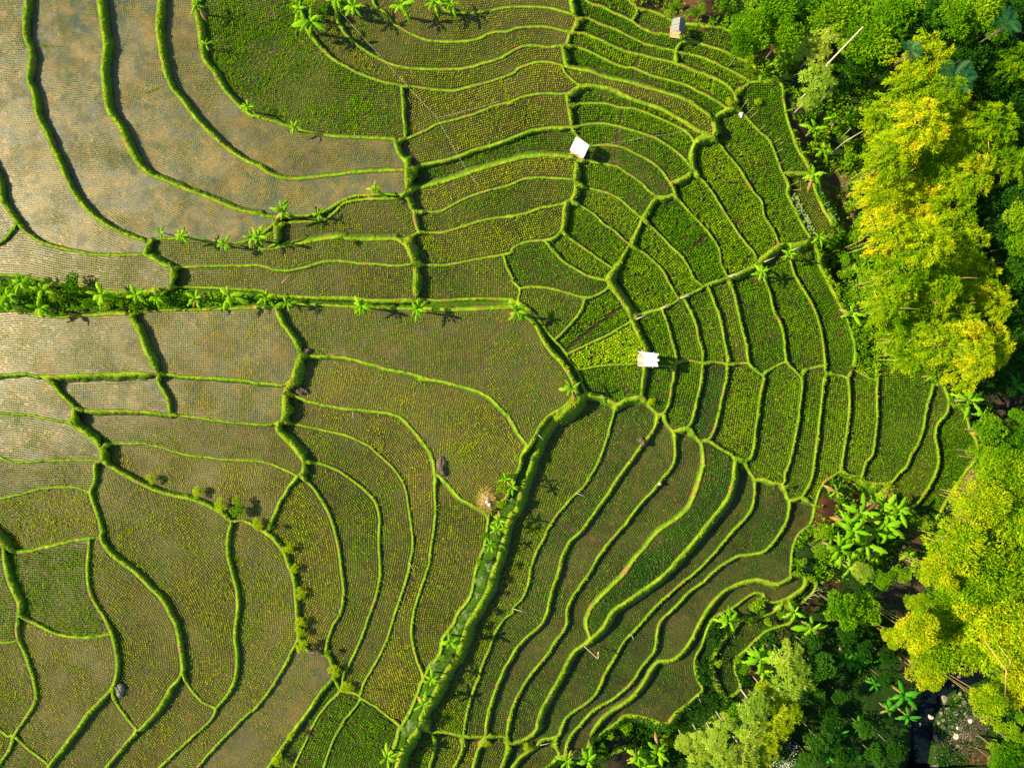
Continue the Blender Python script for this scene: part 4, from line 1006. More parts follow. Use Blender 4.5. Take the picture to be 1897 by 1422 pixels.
def place(px, py, h):
    """spot on the ground such that a top h metres up is seen at (px, py)"""
    zt = ground(px, py) + h
    x, y, _ = P(px, py, zt)
    for _ in range(3):
        qx, qy = unP(x, y, zt - h); zg = ground(qx, qy); zt = zg + h; x, y, _ = P(px, py, zt)
    return x, y, zg
def banana(px, py, sc, label, group, dark=False):
    h = 1.15 + 1.35 * max(0, sc - .5)
    x, y, zg = place(px, py, h)
    t = thing('banana_plant', label, 'banana plant', (x, y, zg), group)
    lean = (random.uniform(-.08, .08), random.uniform(-.08, .08))
    o = link('stem', STEM, t); o.scale = (sc * .9, sc * .9, h / 1.02); o.rotation_euler = (lean[0], lean[1], 0)
    n = random.choice((7, 8, 9)) if sc > .8 else 6
    a0 = random.uniform(0, 6.28)
    Lb = 1.22 * sc
    for i in range(n):
        a = a0 + i * 2.399 + random.uniform(-.25, .25)
        age = i / (n - 1)
        k = 'w' if (age < .2 and random.random() < .4) else ('d' if dark else 'n')
        me = LEAF[k, 0 if k == 'w' else random.randrange(4)]
        o = link('leaf', me, t)
        if k == 'w': o['label'] = 'withered yellow-brown leaf'
        o.location = (lean[1] * h, -lean[0] * h, h * (.88 + .14 * age))
        L = Lb * random.uniform(.72, 1.2) * (1 - .25 * age)
        o.scale = (L, L * random.uniform(.9, 1.15), L)
        o.rotation_euler = (random.uniform(-.25, .25), -.05 - .75 * age ** 1.5 + (.35 if k == 'w' else 0) + random.uniform(-.12, .12), a)
    return t

def tr(t, x, y): return TX[t[0]] + x / 3.95, TY[t[1]] + y / 3.95
BAN = [
 ('in the planted left ditch', 'x', [('a2', 150, 690, 1.05), ('a2', 50, 790, 1.1), ('a2', 320, 730, 1.1), ('a2', 300, 865, 1.25), ('a2', 740, 780, 1.25), ('a2', 980, 775, 1.15), ('a2', 1150, 780, 1.1), ('a2', 1440, 790, 1.15), ('a2', 1660, 770, 1.45), ('a2', 25, 830, 1.0), ('b2', 90, 795, .9), ('b2', 250, 835, .9), ('b2', 790, 850, 1.05), ('b2', 1190, 880, 1.1), ('c2', 80, 905, 1.05)]),
 ('on the bank below the pale terraces', 'x', [('a2', 1180, 310, .6), ('a2', 1330, 335, .85), ('a2', 1630, 395, .9), ('a2', 1850, 350, 1.0), ('b2', 30, 355, 1.15), ('b2', 210, 160, 1.2), ('b2', 480, 185, .7), ('b1', 890, 1385, .9)]),
 ('on the curved bank left of the green paddy', 'y', [('a1', 1450, 35, 1.05), ('a1', 1505, 325, .65), ('a1', 1825, 775, .85), ('b1', 290, 920, .75)]),
 ('along the top edge above the green paddy', 'x', [('b1', 420, 150, 1.55), ('b1', 330, 60, 1.1), ('b1', 740, 40, 1.35), ('b1', 1090, 35, 1.35), ('b1', 1320, 5, 1.2), ('b1', 1430, 25, 1.1), ('b1', 620, -20, 1.2)]),
 ('along the middle ditch', 'y', [('c3', 470, 80, 0.98), ('c3', 45, 790, 0.86), ('b3', 1850, 740, .74), ('b3', 1800, 1040, 0.90), ('b3', 1775, 1110, 0.82), ('b3', 1735, 1225, 0.82), ('b4', 1430, 500, 1.02), ('b4', 1300, 770, 0.86), ('b4', 1245, 960, 1.02), ('b4', 970, 1350, 1.07)]),
 ('beside the cross bank of the right paddies', 'x', [('c2', 1870, 610, 1.0), ('d2', 175, 480, 1.0), ('d2', 410, 350, .85)]),
 ('along the right-hand edge of the paddies', 'y', [('d2', 640, 920, 1.35), ('d2', 740, 520, .8), ('d2', 900, 1180, .75), ('d3', 1500, 170, 1.75), ('d3', 1610, 265, 1.2), ('d3', 1610, 390, 1.15), ('d2', 1020, 1275, .85), ('d3', 1230, -10, 1.0)]),
 ('on the brown slope left of the bamboo', 'y', [('d1', 370, 940, 1.3), ('d1', 445, 1100, 1.05), ('d1', 370, 1275, 1.3), ('d1', 685, 1365, 1.15), ('d1', 140, 420, 1.15), ('d1', 215, 370, 1.3), ('d1', 605, 500, 1.25), ('d1', 510, 870, .9), ('d1', 610, 860, .95)]),
 ('in the clump below the brown plot', 'y', [('d3', 520, 840, 0.95), ('d3', 720, 1000, 2.31), ('d3', 880, 960, 2.11), ('d3', 990, 950, 1.72), ('d3', 640, 1100, 1.98), ('d3', 900, 1070, 2.11), ('d3', 530, 1255, 1.91), ('d3', 740, 1230, 1.98), ('d3', 820, 1130, 1.85), ('d3', 600, 1040, 1.34), ('d3', 480, 1170, 1.23), ('d3', 1050, 1290, 1.06), ('d3', 620, 1385, 1.34), ('d3', 800, 1310, 1.23)]),
 ('on the shaded slope above the stream', 'y', [('d4', 600, 610, 1.6), ('d4', 690, 620, 1.3), ('d4', 865, 615, 1.15), ('d4', 1030, 900, 1.75), ('d4', 915, 1010, 1.15), ('d4', 1040, 1040, 1.2), ('d4', 700, 1110, .95), ('d4', 470, 1340, .95), ('d4', 390, 1300, 1.2), ('d4', 490, 1050, 1.0), ('d4', 1040, 180, .9), ('d4', 560, 1180, 1.3), ('d4', 800, 800, 1.0), ('d4', 640, 1330, 1.3), ('d4', 330, 860, 1.2), ('d3', 1840, 1240 - 1180, 1.4)]),
 ('at the lower right field corner', 'x', [('c4', 1630, 345, 1.3), ('c4', 1840, 620, 1.6), ('d4', 225, 280, 1.1), ('d4', 340, 405, 1.5), ('d4', 60, 610, 1.3), ('c4', 1870, 720, 1.1)]),
 ('along the bottom edge of the photo', 'x', [('c4', 450, 1375, 1.1), ('c4', 600, 1370, 1.1), ('c4', 960, 1330, 1.4), ('c4', 1110, 1310, 1.35), ('c4', 1000, 1400, 1.3), ('d4', 20, 1300, 1.2)]),
]
for phrase, ax, lst in BAN:
    pts = [(*tr(t, x, y), s_) for t, x, y, s_ in lst]
    pts.sort(key=lambda p: p[0 if ax == 'x' else 1])
    wrd = 'from the left' if ax == 'x' else 'from the top'
    for i, (px, py, s_) in enumerate(pts):
        look = 'small' if s_ < .88 else ('big spreading' if s_ > 1.4 else 'leafy')
        banana(px, py, s_, f'{look} banana plant, {ORD[i]} {wrd} {phrase}', 'banana plants ' + phrase, dark=('shaded' in phrase))  # plants on the shaded slope take the leaf with shade in its colour

# ---- crowns
def lobe_crown(seed, nl, nleaf, ll, lw, kind_='broad'):
    """unit crown (radius about 1) of leaf-sized faces gathered in uneven lobes"""
    r = np.random.RandomState(seed)
    V = []; A = []
    lobes = []
    for i in range(nl):
        a = r.rand() * 6.28; q = r.rand() ** .55 * .78
        rz = math.sqrt(max(0, 1 - (q / .95) ** 2))
        lobes.append((q * math.cos(a), q * math.sin(a), .62 * rz * r.uniform(.55, 1.15), r.uniform(.17, .34)))
    lobes.append((0, 0, .5, .36))
    area = np.array([l_[3] ** 2 for l_ in lobes]); num = (area / area.sum() * nleaf).astype(int)
    B = []; D = []; Sd = []; Vv = []
    for (lx, ly, lz, lr), n in zip(lobes, num):
        u = r.normal(size=(n, 3)); u[:, 2] = np.abs(u[:, 2]) * .9 - .25; u /= np.linalg.norm(u, axis=1)[:, None]
        rad = lr * (.72 + .34 * r.rand(n)) 
        c = np.array((lx, ly, lz)); p = c + u * rad[:, None]
        if kind_ == 'bamboo':
            out = np.array((lx, ly, 0)); out = out / (np.linalg.norm(out) + .2)
            d = u * .5 + out * .7 + r.normal(0, .45, (n, 3)); d[:, 2] -= .35
        else:
            d = u + r.normal(0, .5, (n, 3)); d[:, 2] -= .15
        d /= np.linalg.norm(d, axis=1)[:, None]
        s2 = np.cross(d, r.normal(0, .35, (n, 3)) + u + np.array((0, 0, .6))); s2 /= np.linalg.norm(s2, axis=1)[:, None] + 1e-9
        L = ll * (.6 + .8 * r.rand(n))
        B.append(p); D.append(d * L[:, None]); Sd.append(s2 * (lw * .5 * (.7 + .6 * r.rand(n)))[:, None])
        Vv.append(np.clip(.15 + .35 * r.rand() + .5 * r.rand(n), 0, 1))
    return np.vstack(B), np.vstack(D), np.vstack(Sd), np.concatenate(Vv)
def crown_mesh(name, seed, nl, nleaf, ll, lw, m, kd='broad'):
    V, F, A = leaves_from(*lobe_crown(seed, nl, nleaf, ll, lw, kd))
    return raw_mesh(name, V, F, 4, [m], {'v': A})
def spray_bamboo(seed):
    """bamboo top: arching plumes with narrow hanging leaves; radius about 1"""
    r = np.random.RandomState(seed); B = []; D = []; Sd = []; Vv = []
    for i in range(95):
        a = r.rand() * 6.28; q0 = r.rand() ** .6 * .62
        z0 = .62 * math.sqrt(1 - (q0 / .8) ** 2) + r.uniform(-.15, .12)
        z0 += .30 * r.rand() * (i % 4 == 0) - .35 * (i % 5 == 0); p0 = np.array((q0 * math.cos(a), q0 * math.sin(a), z0))
        a2 = a + r.normal(0, .7); ln = r.uniform(.22, .48)
        n = int(70 * ln / .35); t = r.rand(n) ** .8
        dirv = np.array((math.cos(a2), math.sin(a2), .35))
        c = p0 + dirv * (ln * t)[:, None] - np.array((0, 0, 1)) * (ln * .9 * t ** 2)[:, None]
        c += r.normal(0, .018 + .028 * (1 - t)[:, None], (n, 3))
        d = dirv * .6 + r.normal(0, .55, (n, 3)); d[:, 2] -= .25 + .5 * t; d /= np.linalg.norm(d, axis=1)[:, None]
        s2 = np.cross(d, r.normal(0, .4, (n, 3)) + np.array((0, 0, 1.))); s2 /= np.linalg.norm(s2, axis=1)[:, None] + 1e-9
        L = .10 * (.6 + .8 * r.rand(n))
        B.append(c); D.append(d * L[:, None]); Sd.append(s2 * (.012 * (.7 + .7 * r.rand(n)))[:, None])
        Vv.append(np.clip(.1 + .5 * r.rand() + .3 * r.rand(n) + .15 * t, 0, 1))
    V, F, A = leaves_from(np.vstack(B), np.vstack(D), np.vstack(Sd), np.concatenate(Vv))
    return raw_mesh('bamboo_crown', V, F, 4, [M_bamboo], {'v': A})
def rosette(r, c, R_, n, tilt, w, out):
    B, D, Sd, Vv = out
    base_v = r.rand() * .5
    zax = np.array(tilt) / np.linalg.norm(tilt)
    xa = np.cross(zax, (0, 1, .1)); xa /= np.linalg.norm(xa); ya = np.cross(zax, xa)
    for ring, (el, k, ls) in enumerate(((-.1, n, 1.0), (.45, int(n * .7), .8), (1.0, int(n * .4), .55))):
        a = np.arange(k) * 6.28 / k + r.rand() * 6 + r.normal(0, .12, k)
        e = el + r.normal(0, .12, k)
        d = (np.cos(a) * np.cos(e))[:, None] * xa + (np.sin(a) * np.cos(e))[:, None] * ya + np.sin(e)[:, None] * zax
        L = R_ * ls * (.8 + .35 * r.rand(k))
        s2 = np.cross(d, zax); s2 /= np.linalg.norm(s2, axis=1)[:, None] + 1e-9
        B.append(np.repeat(np.array(c)[None], k, 0)); D.append(d * L[:, None]); Sd.append(s2 * (w * L * .5)[:, None])
        Vv.append(np.clip(base_v + .35 * r.rand(k) + .1, 0, 1))
def rosette_mesh(name, seed, nr, rr, m, w=.22, n=13):
    r = np.random.RandomState(seed); out = ([], [], [], [])
    for i in range(nr):
        if nr == 1: c = (0, 0, 0); tilt = (0, 0, 1)
        else:
            q = math.sqrt((i + .5) / nr) * .85; a = i * 2.399 + r.normal(0, .25)
            zz_ = .55 * math.sqrt(max(0, 1 - q * q)) + r.normal(0, .07)
            c = (q * math.cos(a) + r.normal(0, .06), q * math.sin(a) + r.normal(0, .06), zz_); tilt = (c[0] * .6, c[1] * .6, .8)
        rosette(r, c, rr * r.uniform(.8, 1.2), n, tilt, w, out)
    V, F, A = leaves_from(*[np.concatenate(o_) for o_ in out])
    return raw_mesh(name, V, F, 4, [m], {'v': A})
CROWN = {
 'bamboo': [spray_bamboo(20 + i) for i in range(5)],
 'bright': [crown_mesh('bright_crown', 40 + i, 34, 6500, .095, .036, M_bamboo, 'bamboo') for i in range(4)],
 'broad': [crown_mesh('broad_crown', 50 + i, 16, 2600, .12, .055, M_broad) for i in range(5)],
 'bush': [crown_mesh('bush_crown', 60 + i, 8, 700, .20, .10, M_broad) for i in range(3)],
 'dark': [crown_mesh('dark_crown', 70 + i, 14, 2000, .14, .065, M_dark) for i in range(3)],
 'rosette': [rosette_mesh('rosette_crown', 80 + i, 26, .30, M_rosette, .24, 12) for i in range(3)],
 'gold': [rosette_mesh('gold_crown', 90 + i, 22, .30, M_yellow, .20, 13) for i in range(2)],
 'tuft': [rosette_mesh('tuft_crown', 100 + i, 7, .62, M_yellow, .20, 12) for i in range(3)],
 'grey': [crown_mesh('grey_crown', 110 + i, 9, 1500, .16, .05, M_greygreen, 'bamboo') for i in range(2)],
}
def limbs(seed, spread):
    r = random.Random(seed); b = MB()
    for i in range(6):
        a = r.random() * 6.28; q = r.uniform(.35, .7) * spread
        b.tube([(0, 0, .55), (q * .5 * math.cos(a), q * .5 * math.sin(a), .8), (q * math.cos(a), q * math.sin(a), 1.0)], [.035, .022, .008], 5)
    return b
TRUNK = {}
for k, m in (('t', M_bark), ('p', M_palebark)):
    b = limbs(5, .5); b.tube([(0, 0, -.1), (.03, .01, .25), (0, .02, .6), (0, 0, .95)], [.075, .055, .04, .02], 7)
    TRUNK[k] = b.mesh('trunk', m, True)
CULMS = []
for s_ in range(3):
    r = random.Random(s_); a = r.random() * 6.28 
    CULMS.append([MB().tube([(.1 * math.cos(a + i), .1 * math.sin(a + i), -.1), (.16 * math.cos(a + i), .16 * math.sin(a + i), .5), (.42 * math.cos(a + i), .42 * math.sin(a + i), .92), (.85 * math.cos(a + i), .85 * math.sin(a + i), .98)], [.016, .014, .010, .004], 5).mesh('culm', M_culm, True) for i in (0, 1.9, 3.9)])
DEADC = MB().tube([(0, 0, -.3), (.05, 0, .6), (.22, .05, 1.3), (.5, .1, 1.9)], [.035, .03, .02, .008], 5).mesh('dead_culm', M_culm, True)
KINDS = {  # height above ground, category, name
 'bamboo': (7.0, 'bamboo', 'bamboo_clump', 'feathery bamboo clump'),
 'bright': (6.0, 'bamboo', 'bamboo_clump', 'bright fine-leaved bamboo clump'),
 'broad': (4.5, 'tree', 'broadleaf_tree', 'mid green broadleaf tree'),
 'bush': (1.0, 'bush', 'green_bush', 'round green bush'),
 'dark': (3.5, 'tree', 'shaded_tree', 'dark green shaded tree'),
 'rosette': (4.0, 'tree', 'rosette_tree', 'pale star-leaved tree'),
 'gold': (4.0, 'tree', 'rosette_tree', 'golden star-leaved tree'),
 'tuft': (.7, 'shrub', 'yellow_shrub', 'small yellow-green shrub'),
 'grey': (1.2, 'shrub', 'feathery_shrub', 'pale grey-green feathery shrub'),
}
def plant(px, py, rp, k, label, group):
    h, cat, nm, _ = KINDS[k]
    h = h * (random.uniform(.65, 1.3) if k in ('bamboo', 'bright') else random.uniform(.85, 1.15))
    if k in ('broad', 'dark', 'rosette', 'gold'): h = min(h, 1.2 + rp * .10)
    x, y, zg = place(px, py, h)
    t = thing(nm, label, cat, (x, y, zg), group)
    R_ = rp * f_at(zg + h) * (.90 if k in ('broad', 'bamboo', 'bright', 'dark') else 1)
    o = link('crown', random.choice(CROWN[k]), t)
    hh = R_ * .55
    flat = {'bamboo': .95, 'bright': .9, 'bush': .8, 'tuft': .8, 'grey': .8}.get(k, .9)
    o.location = (0, 0, h - .55 * R_ * flat * .9); o.rotation_euler = (0, 0, random.uniform(0, 6.28))
    o.scale = (R_ * random.uniform(.95, 1.1), R_ * random.uniform(.9, 1.08), R_ * flat)
    if k in ('bamboo', 'bright'):
        rz = random.uniform(0, 6.28)
        for me in random.choice(CULMS):
            c = link('culm', me, t); c.scale = (R_, R_, h); c.rotation_euler = (0, 0, rz)
        for _ in range(random.choice((0, 1, 1, 2))):
            c = link('dead_culm', DEADC, t); c['label'] = 'bare yellow-brown culm'; a_ = random.uniform(0, 6.28); q_ = random.uniform(.1, .6) * R_
            c.location = (q_ * math.cos(a_), q_ * math.sin(a_), h - .35 * R_); c.scale = (1, 1, random.uniform(.7, 1.6)); c.rotation_euler = (random.uniform(-1.1, 1.1), random.uniform(-1.1, 1.1), random.uniform(0, 6.28))
    else:
        c = link('trunk', TRUNK['p' if k in ('rosette', 'gold') else 't'], t)
        c.scale = (max(R_, .5) * .9, max(R_, .5) * .9, h); c.rotation_euler = (0, 0, random.uniform(0, 6.28))
    return t
TREES = [
 ('bamboo', 'in the grove at the upper right', 'y', [(1722, 108, 62), (1692, 165, 62), (1760, 165, 48), (1642, 225, 56), (1706, 235, 66), (1778, 240, 56), (1652, 292, 56), (1740, 298, 66), (1842, 228, 62), (1884, 110, 50), (1800, 320, 58), (1868, 300, 52)]),
 ('bamboo', 'in the right-hand grove', 'y', [(1640, 352, 62), (1708, 372, 66), (1768, 382, 58), (1648, 432, 62), (1718, 452, 66), (1786, 452, 60), (1668, 506, 66), (1742, 522, 62), (1812, 512, 50), (1645, 566, 50), (1708, 572, 62), (1772, 582, 56), (1846, 560, 50)]),
 ('bamboo', 'at the lower end of the grove', 'y', [(1680, 622, 56), (1742, 642, 60), (1690, 658, 44), (1800, 632, 58), (1786, 682, 52), (1844, 640, 50), (1812, 668, 46)]),
 ('bright', 'in the lower right corner grove', 'y', [(1868, 888, 64), (1820, 930, 58), (1880, 960, 72), (1842, 985, 68), (1776, 1010, 62), (1740, 1058, 46), (1818, 1062, 76), (1886, 1068, 72), (1770, 1100, 58), (1840, 1130, 78), (1768, 1160, 56), (1886, 1182, 66), (1700, 1172, 46), (1740, 1206, 56), (1820, 1200, 62), (1655, 1180, 26), (1716, 1248, 38), (1832, 1302, 42), (1888, 1262, 56), (1700, 1120, 26)]),
 ('broad', 'along the top right edge', 'x', [(1395, 52, 44), (1432, 22, 52), (1452, 66, 40), (1378, 84, 30), (1530, 26, 46), (1584, 34, 56), (1628, 66, 56), (1596, 78, 44), (1660, 22, 50), (1768, 32, 42), (1822, 14, 44), (1850, 42, 38), (1790, 52, 32)]),
 ('dark', 'among the top right trees', 'x', [(1500, 14, 34), (1480, 42, 26), (1700, 50, 44), (1730, 20, 44), (1680, 92, 36), (1860, 90, 50), (1800, 96, 44), (1884, 20, 42), (1590, 122, 34), (1830, 150, 40), (1885, 175, 44), (1552, 160, 26), (1640, 130, 30)]),
 ('dark', 'in the dark gap beside the grove', 'y', [(1876, 365, 48), (1860, 425, 44), (1884, 480, 44), (1872, 540, 44), (1886, 608, 46), (1880, 668, 40), (1850, 706, 34)]),
 ('broad', 'at the far right edge', 'y', [(1888, 395, 36), (1890, 450, 34), (1886, 505, 32), (1888, 560, 30)]),
 ('rosette', 'beside the path at the upper right', 'y', [(1540, 58, 34), (1510, 96, 36), (1518, 148, 36), (1500, 182, 24)]),
 ('broad', 'above the lower right grove', 'y', [(1835, 800, 34), (1872, 812, 40), (1828, 852, 32), (1862, 850, 32), (1892, 780, 30), (1812, 838, 22)]),
 ('bush', 'between paddies and bamboo', 'y', [(1592, 340, 22), (1586, 372, 20), (1596, 410, 22), (1584, 438, 20), (1590, 468, 22), (1604, 500, 20), (1612, 530, 22), (1618, 560, 22), (1628, 588, 22), (1636, 618, 20), (1642, 645, 20), (1660, 672, 16), (1570, 300, 18), (1566, 262, 18), (1556, 240, 18), (1572, 505, 17), (1568, 478, 15), (1486, 1040, 11)]),
 ('broad', 'around the bananas above the stream', 'y', [(1560, 1128, 42), (1602, 1132, 38), (1527, 985, 20), (1522, 1020, 18), (1672, 1062, 22), (1640, 1075, 22)]),
 ('rosette', 'at the bottom right', 'x', [(1462, 1222, 38), (1470, 1256, 42), (1345, 1346, 24), (1270, 1378, 22), (1300, 1372, 22), (1328, 1372, 24), (1400, 1312, 34), (1392, 1352, 34), (1380, 1398, 38), (1340, 1402, 34), (1300, 1405, 28), (1604, 1062, 20), (1588, 1052, 16)]),
 ('gold', 'at the bottom right', 'x', [(1428, 1302, 32), (1456, 1322, 36), (1436, 1352, 36), (1462, 1298, 24), (1416, 1278, 20), (1424, 1392, 28)]),
 ('bush', 'beside the lowest terraces at the bottom', 'x', [(1402, 1122, 20), (1388, 1150, 12), (1330, 1228, 9), (1160, 1348, 14), (1132, 1364, 8), (1117, 1384, 12), (1192, 1386, 13), (1231, 1374, 12), (1246, 1378, 10), (1358, 1318, 20), (1368, 1222, 10), (1380, 1238, 12), (1448, 1138, 9), (1420, 1150, 10)]),
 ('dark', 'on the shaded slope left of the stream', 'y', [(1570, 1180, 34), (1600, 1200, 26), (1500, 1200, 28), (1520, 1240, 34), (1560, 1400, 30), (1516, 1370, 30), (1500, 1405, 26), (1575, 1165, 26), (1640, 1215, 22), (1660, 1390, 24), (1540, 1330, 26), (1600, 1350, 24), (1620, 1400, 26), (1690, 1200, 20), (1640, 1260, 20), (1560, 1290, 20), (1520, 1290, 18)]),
 ('broad', 'right of the stream in the bottom corner', 'x', [(1870, 1405, 36), (1892, 1385, 30), (1848, 1415, 22)]),
 ('bush', 'on the stony ground right of the stream', 'y', [(1850, 1345, 16), (1866, 1362, 18), (1838, 1380, 14), (1890, 1330, 18), (1880, 1352, 14)]),
 ('tuft', 'along the curved lower left bank', 'y', [(278, 888, 9), (367, 911, 11), (408, 934, 11), (476, 971, 10), (478, 975, 8), (532, 1015, 10), (544, 1053, 8), (555, 1100, 11), (557, 1154, 11), (555, 1171, 10), (559, 1199, 11), (619, 1244, 12), (642, 1274, 11), (539, 1363, 7), (512, 1408, 10)]),
 ('tuft', 'near the cross bank above the hut', 'x', [(1208, 744, 7), (1405, 188, 7), (1352, 187, 8)]),
 ('tuft', 'by the junction of banks at the bottom', 'x', [(901, 1377, 7), (977, 1384, 8), (1456, 902, 4)]),
 ('grey', 'along the lower half of the middle ditch', 'y', [(888, 1075, 10), (884, 1103, 6), (865, 1138, 10), (852, 1160, 6), (760, 1343, 11), (751, 1354, 9), (804, 1234, 9), (846, 1170, 6), (905, 1050, 9), (898, 1020, 6), (945, 928, 6)]),
 ('bush', 'in the planted left ditch', 'x', [(134, 530, 21), (106, 548, 14), (88, 522, 10), (10, 560, 16), (30, 545, 14), (70, 560, 14), (196, 562, 12), (308, 562, 12), (250, 562, 12), (160, 562, 16), (225, 556, 12), (50, 572, 12), (284, 548, 10), (340, 552, 11), (804, 574, 9), (632, 442, 8)]),
 ('bush', 'along the overgrown middle ditch', 'y', [(930, 905, 11), (938, 880, 9), (926, 935, 11), (900, 990, 9), (888, 1040, 8), (844, 1168, 8), (820, 1218, 8), (790, 1270, 8), (784, 1300, 7), (748, 1375, 8), (957, 850, 7), (530, 978, 0)]),
 ('bush', 'on the banks at the lower left', 'x', [(442, 943, 16), (436, 928, 10), (500, 976, 8), (606, 1208, 8), (1322, 38, 0)]),
 ('bush', 'along the top edge near the grey shed', 'x', [(1246, 12, 10), (1256, 6, 10), (1284, 22, 13), (1300, 12, 12), (1340, 10, 14), (1365, 62, 12), (1368, 90, 12), (1362, 36, 12), (1262, 68, 7), (1390, 108, 10), (1384, 124, 9), (1236, 24, 8), (600, 16, 14), (575, 5, 16), (640, 5, 14), (545, 8, 12)]),
]
for k, phrase, ax, lst in TREES:
    lst = sorted([p for p in lst if p[2] > 0], key=lambda p: p[0 if ax == 'x' else 1])
    wrd = 'from the left' if ax == 'x' else 'from the top'
    for i, (px, py, rp) in enumerate(lst):
        plant(px, py, rp, k, f'{KINDS[k][3]}, {ORD[i]} {wrd} {phrase}', KINDS[k][2].replace('_', ' ') + 's ' + phrase)

# leaning bare trunks and bare culms seen against the dark
def rod(name, label, cat, a, za, b, zb, r, m, mid=None, group=None):
    pa, pb = P(*a, za), P(*b, zb)
    pts = [pa] + ([P(*mid[:2], mid[2])] if mid else []) + [pb]
    loc = pa.copy()
    me = MB().tube([tuple(p - loc) for p in pts], [r] * (len(pts) - 1) + [r * .6], 6).mesh(name, m, True)
    o = link(name, me); o.location = loc; o['label'] = label; o['category'] = cat
    if group: o['group'] = group
    return o
rod('dead_tree', 'long pale bare tree trunk leaning beside the star-leaved tree', 'tree trunk', (1484, 204), -1.2, (1599, 50), 8.5, .10, M_palebark, (1534, 118, 4))
rod('bare_branch', 'pale leafless branch at the left edge of the bamboo grove', 'branch', (1536, 287), -1.0, (1598, 243), 4.5, .05, M_palebark, (1566, 262, 2.0))
rod('bare_branch', 'crooked thin grey branch just above the pale leafless one', 'branch', (1550, 266), -.8, (1576, 238), 3.5, .035, M_palebark, (1566, 248, 1.5))
rod('bare_culm', 'long orange bamboo stem arching over the lower right grove', 'bamboo stem', (1862, 1290), 3, (1824, 1186), 5.0, .06, M_culm, (1864, 1240, 5.2))
rod('bare_culm', 'thin curved bamboo stem right of the long orange one', 'bamboo stem', (1866, 1240), 4, (1850, 1195), 5.0, .04, M_culm, (1872, 1225, 5))
rod('bare_culm', 'pale stem crossing the top of the upper right grove', 'bamboo stem', (1700, 219), 5, (1738, 183), 6.4, .05, M_culm)
for i, (a, b) in enumerate([((1386, 1314), (1370, 1282)), ((1404, 1286), (1394, 1270)), ((1368, 1374), (1362, 1360))]):
    rod('dead_tree', f'{["long","short","smallest"][i]} pale stem at the left edge of the lower right trees', 'tree trunk', b, -2.5, a, .6, .06, M_palebark)

# palm in the grove
def frond(seed):
    r = np.random.RandomState(seed); B = []; D = []; Sd = []
    n = 34; t = np.linspace(.08, 1, n)
    rx = np.stack([t, 0 * t, .35 * t - .5 * t * t], 1)
    for s_ in (-1, 1):
        L = .34 * np.sin(np.pi * (t * .85 + .1)) + .04
        d = np.stack([.45 * L, s_ * L, -.25 * L], 1)
        B.append(rx); D.append(d); Sd.append(np.stack([0 * t + .013, 0 * t, 0 * t + .002], 1))
    V, F, A = leaves_from(np.vstack(B), np.vstack(D), np.vstack(Sd), r.rand(2 * n))
    m2 = np.array([(0, -.012, 0), (0, .012, 0), (1, .003, -.15), (1, -.003, -.15)])
    mid = np.array([(0, -.012, 0), (0, .012, 0), (.5, .01, .05), (.5, -.01, .05), (1, .003, -.15), (1, -.003, -.15)])
    V = np.vstack([V, mid]); k = len(V) - 6
    F = np.concatenate([F, [k, k + 1, k + 2, k + 3, k + 3, k + 2, k + 4, k + 5]])
    return raw_mesh('frond', V, F, 4, [M_palm], {'v': np.concatenate([A, np.full(6, .6)])})
FR = [frond(1), frond(2)]
for px, py, sc, lab_ in ((1772, 142, 1.9, 'blue-green palm with feathery fronds poking out of the bamboo grove'), (1690, 92, 1.1, 'small blue-green palm in the dark gap above the bamboo'), (1870, 40, 1.4, 'dark palm among the trees in the top right corner')):
    x, y, zg = place(px, py, 8.3)
    t = thing('palm_tree', lab_, 'palm tree', (x, y, zg))
    tk = link('trunk', TRUNK['t'], t); tk.scale = (1.2, 1.2, 8.2)
    for i in range(9):
        o = link('frond', random.choice(FR), t); o.location = (0, 0, 8.1); o.scale = (sc, sc, sc)
        o.rotation_euler = (random.uniform(-.3, .3), random.uniform(-.5, .1), i * .7 + random.uniform(-.2, .2))

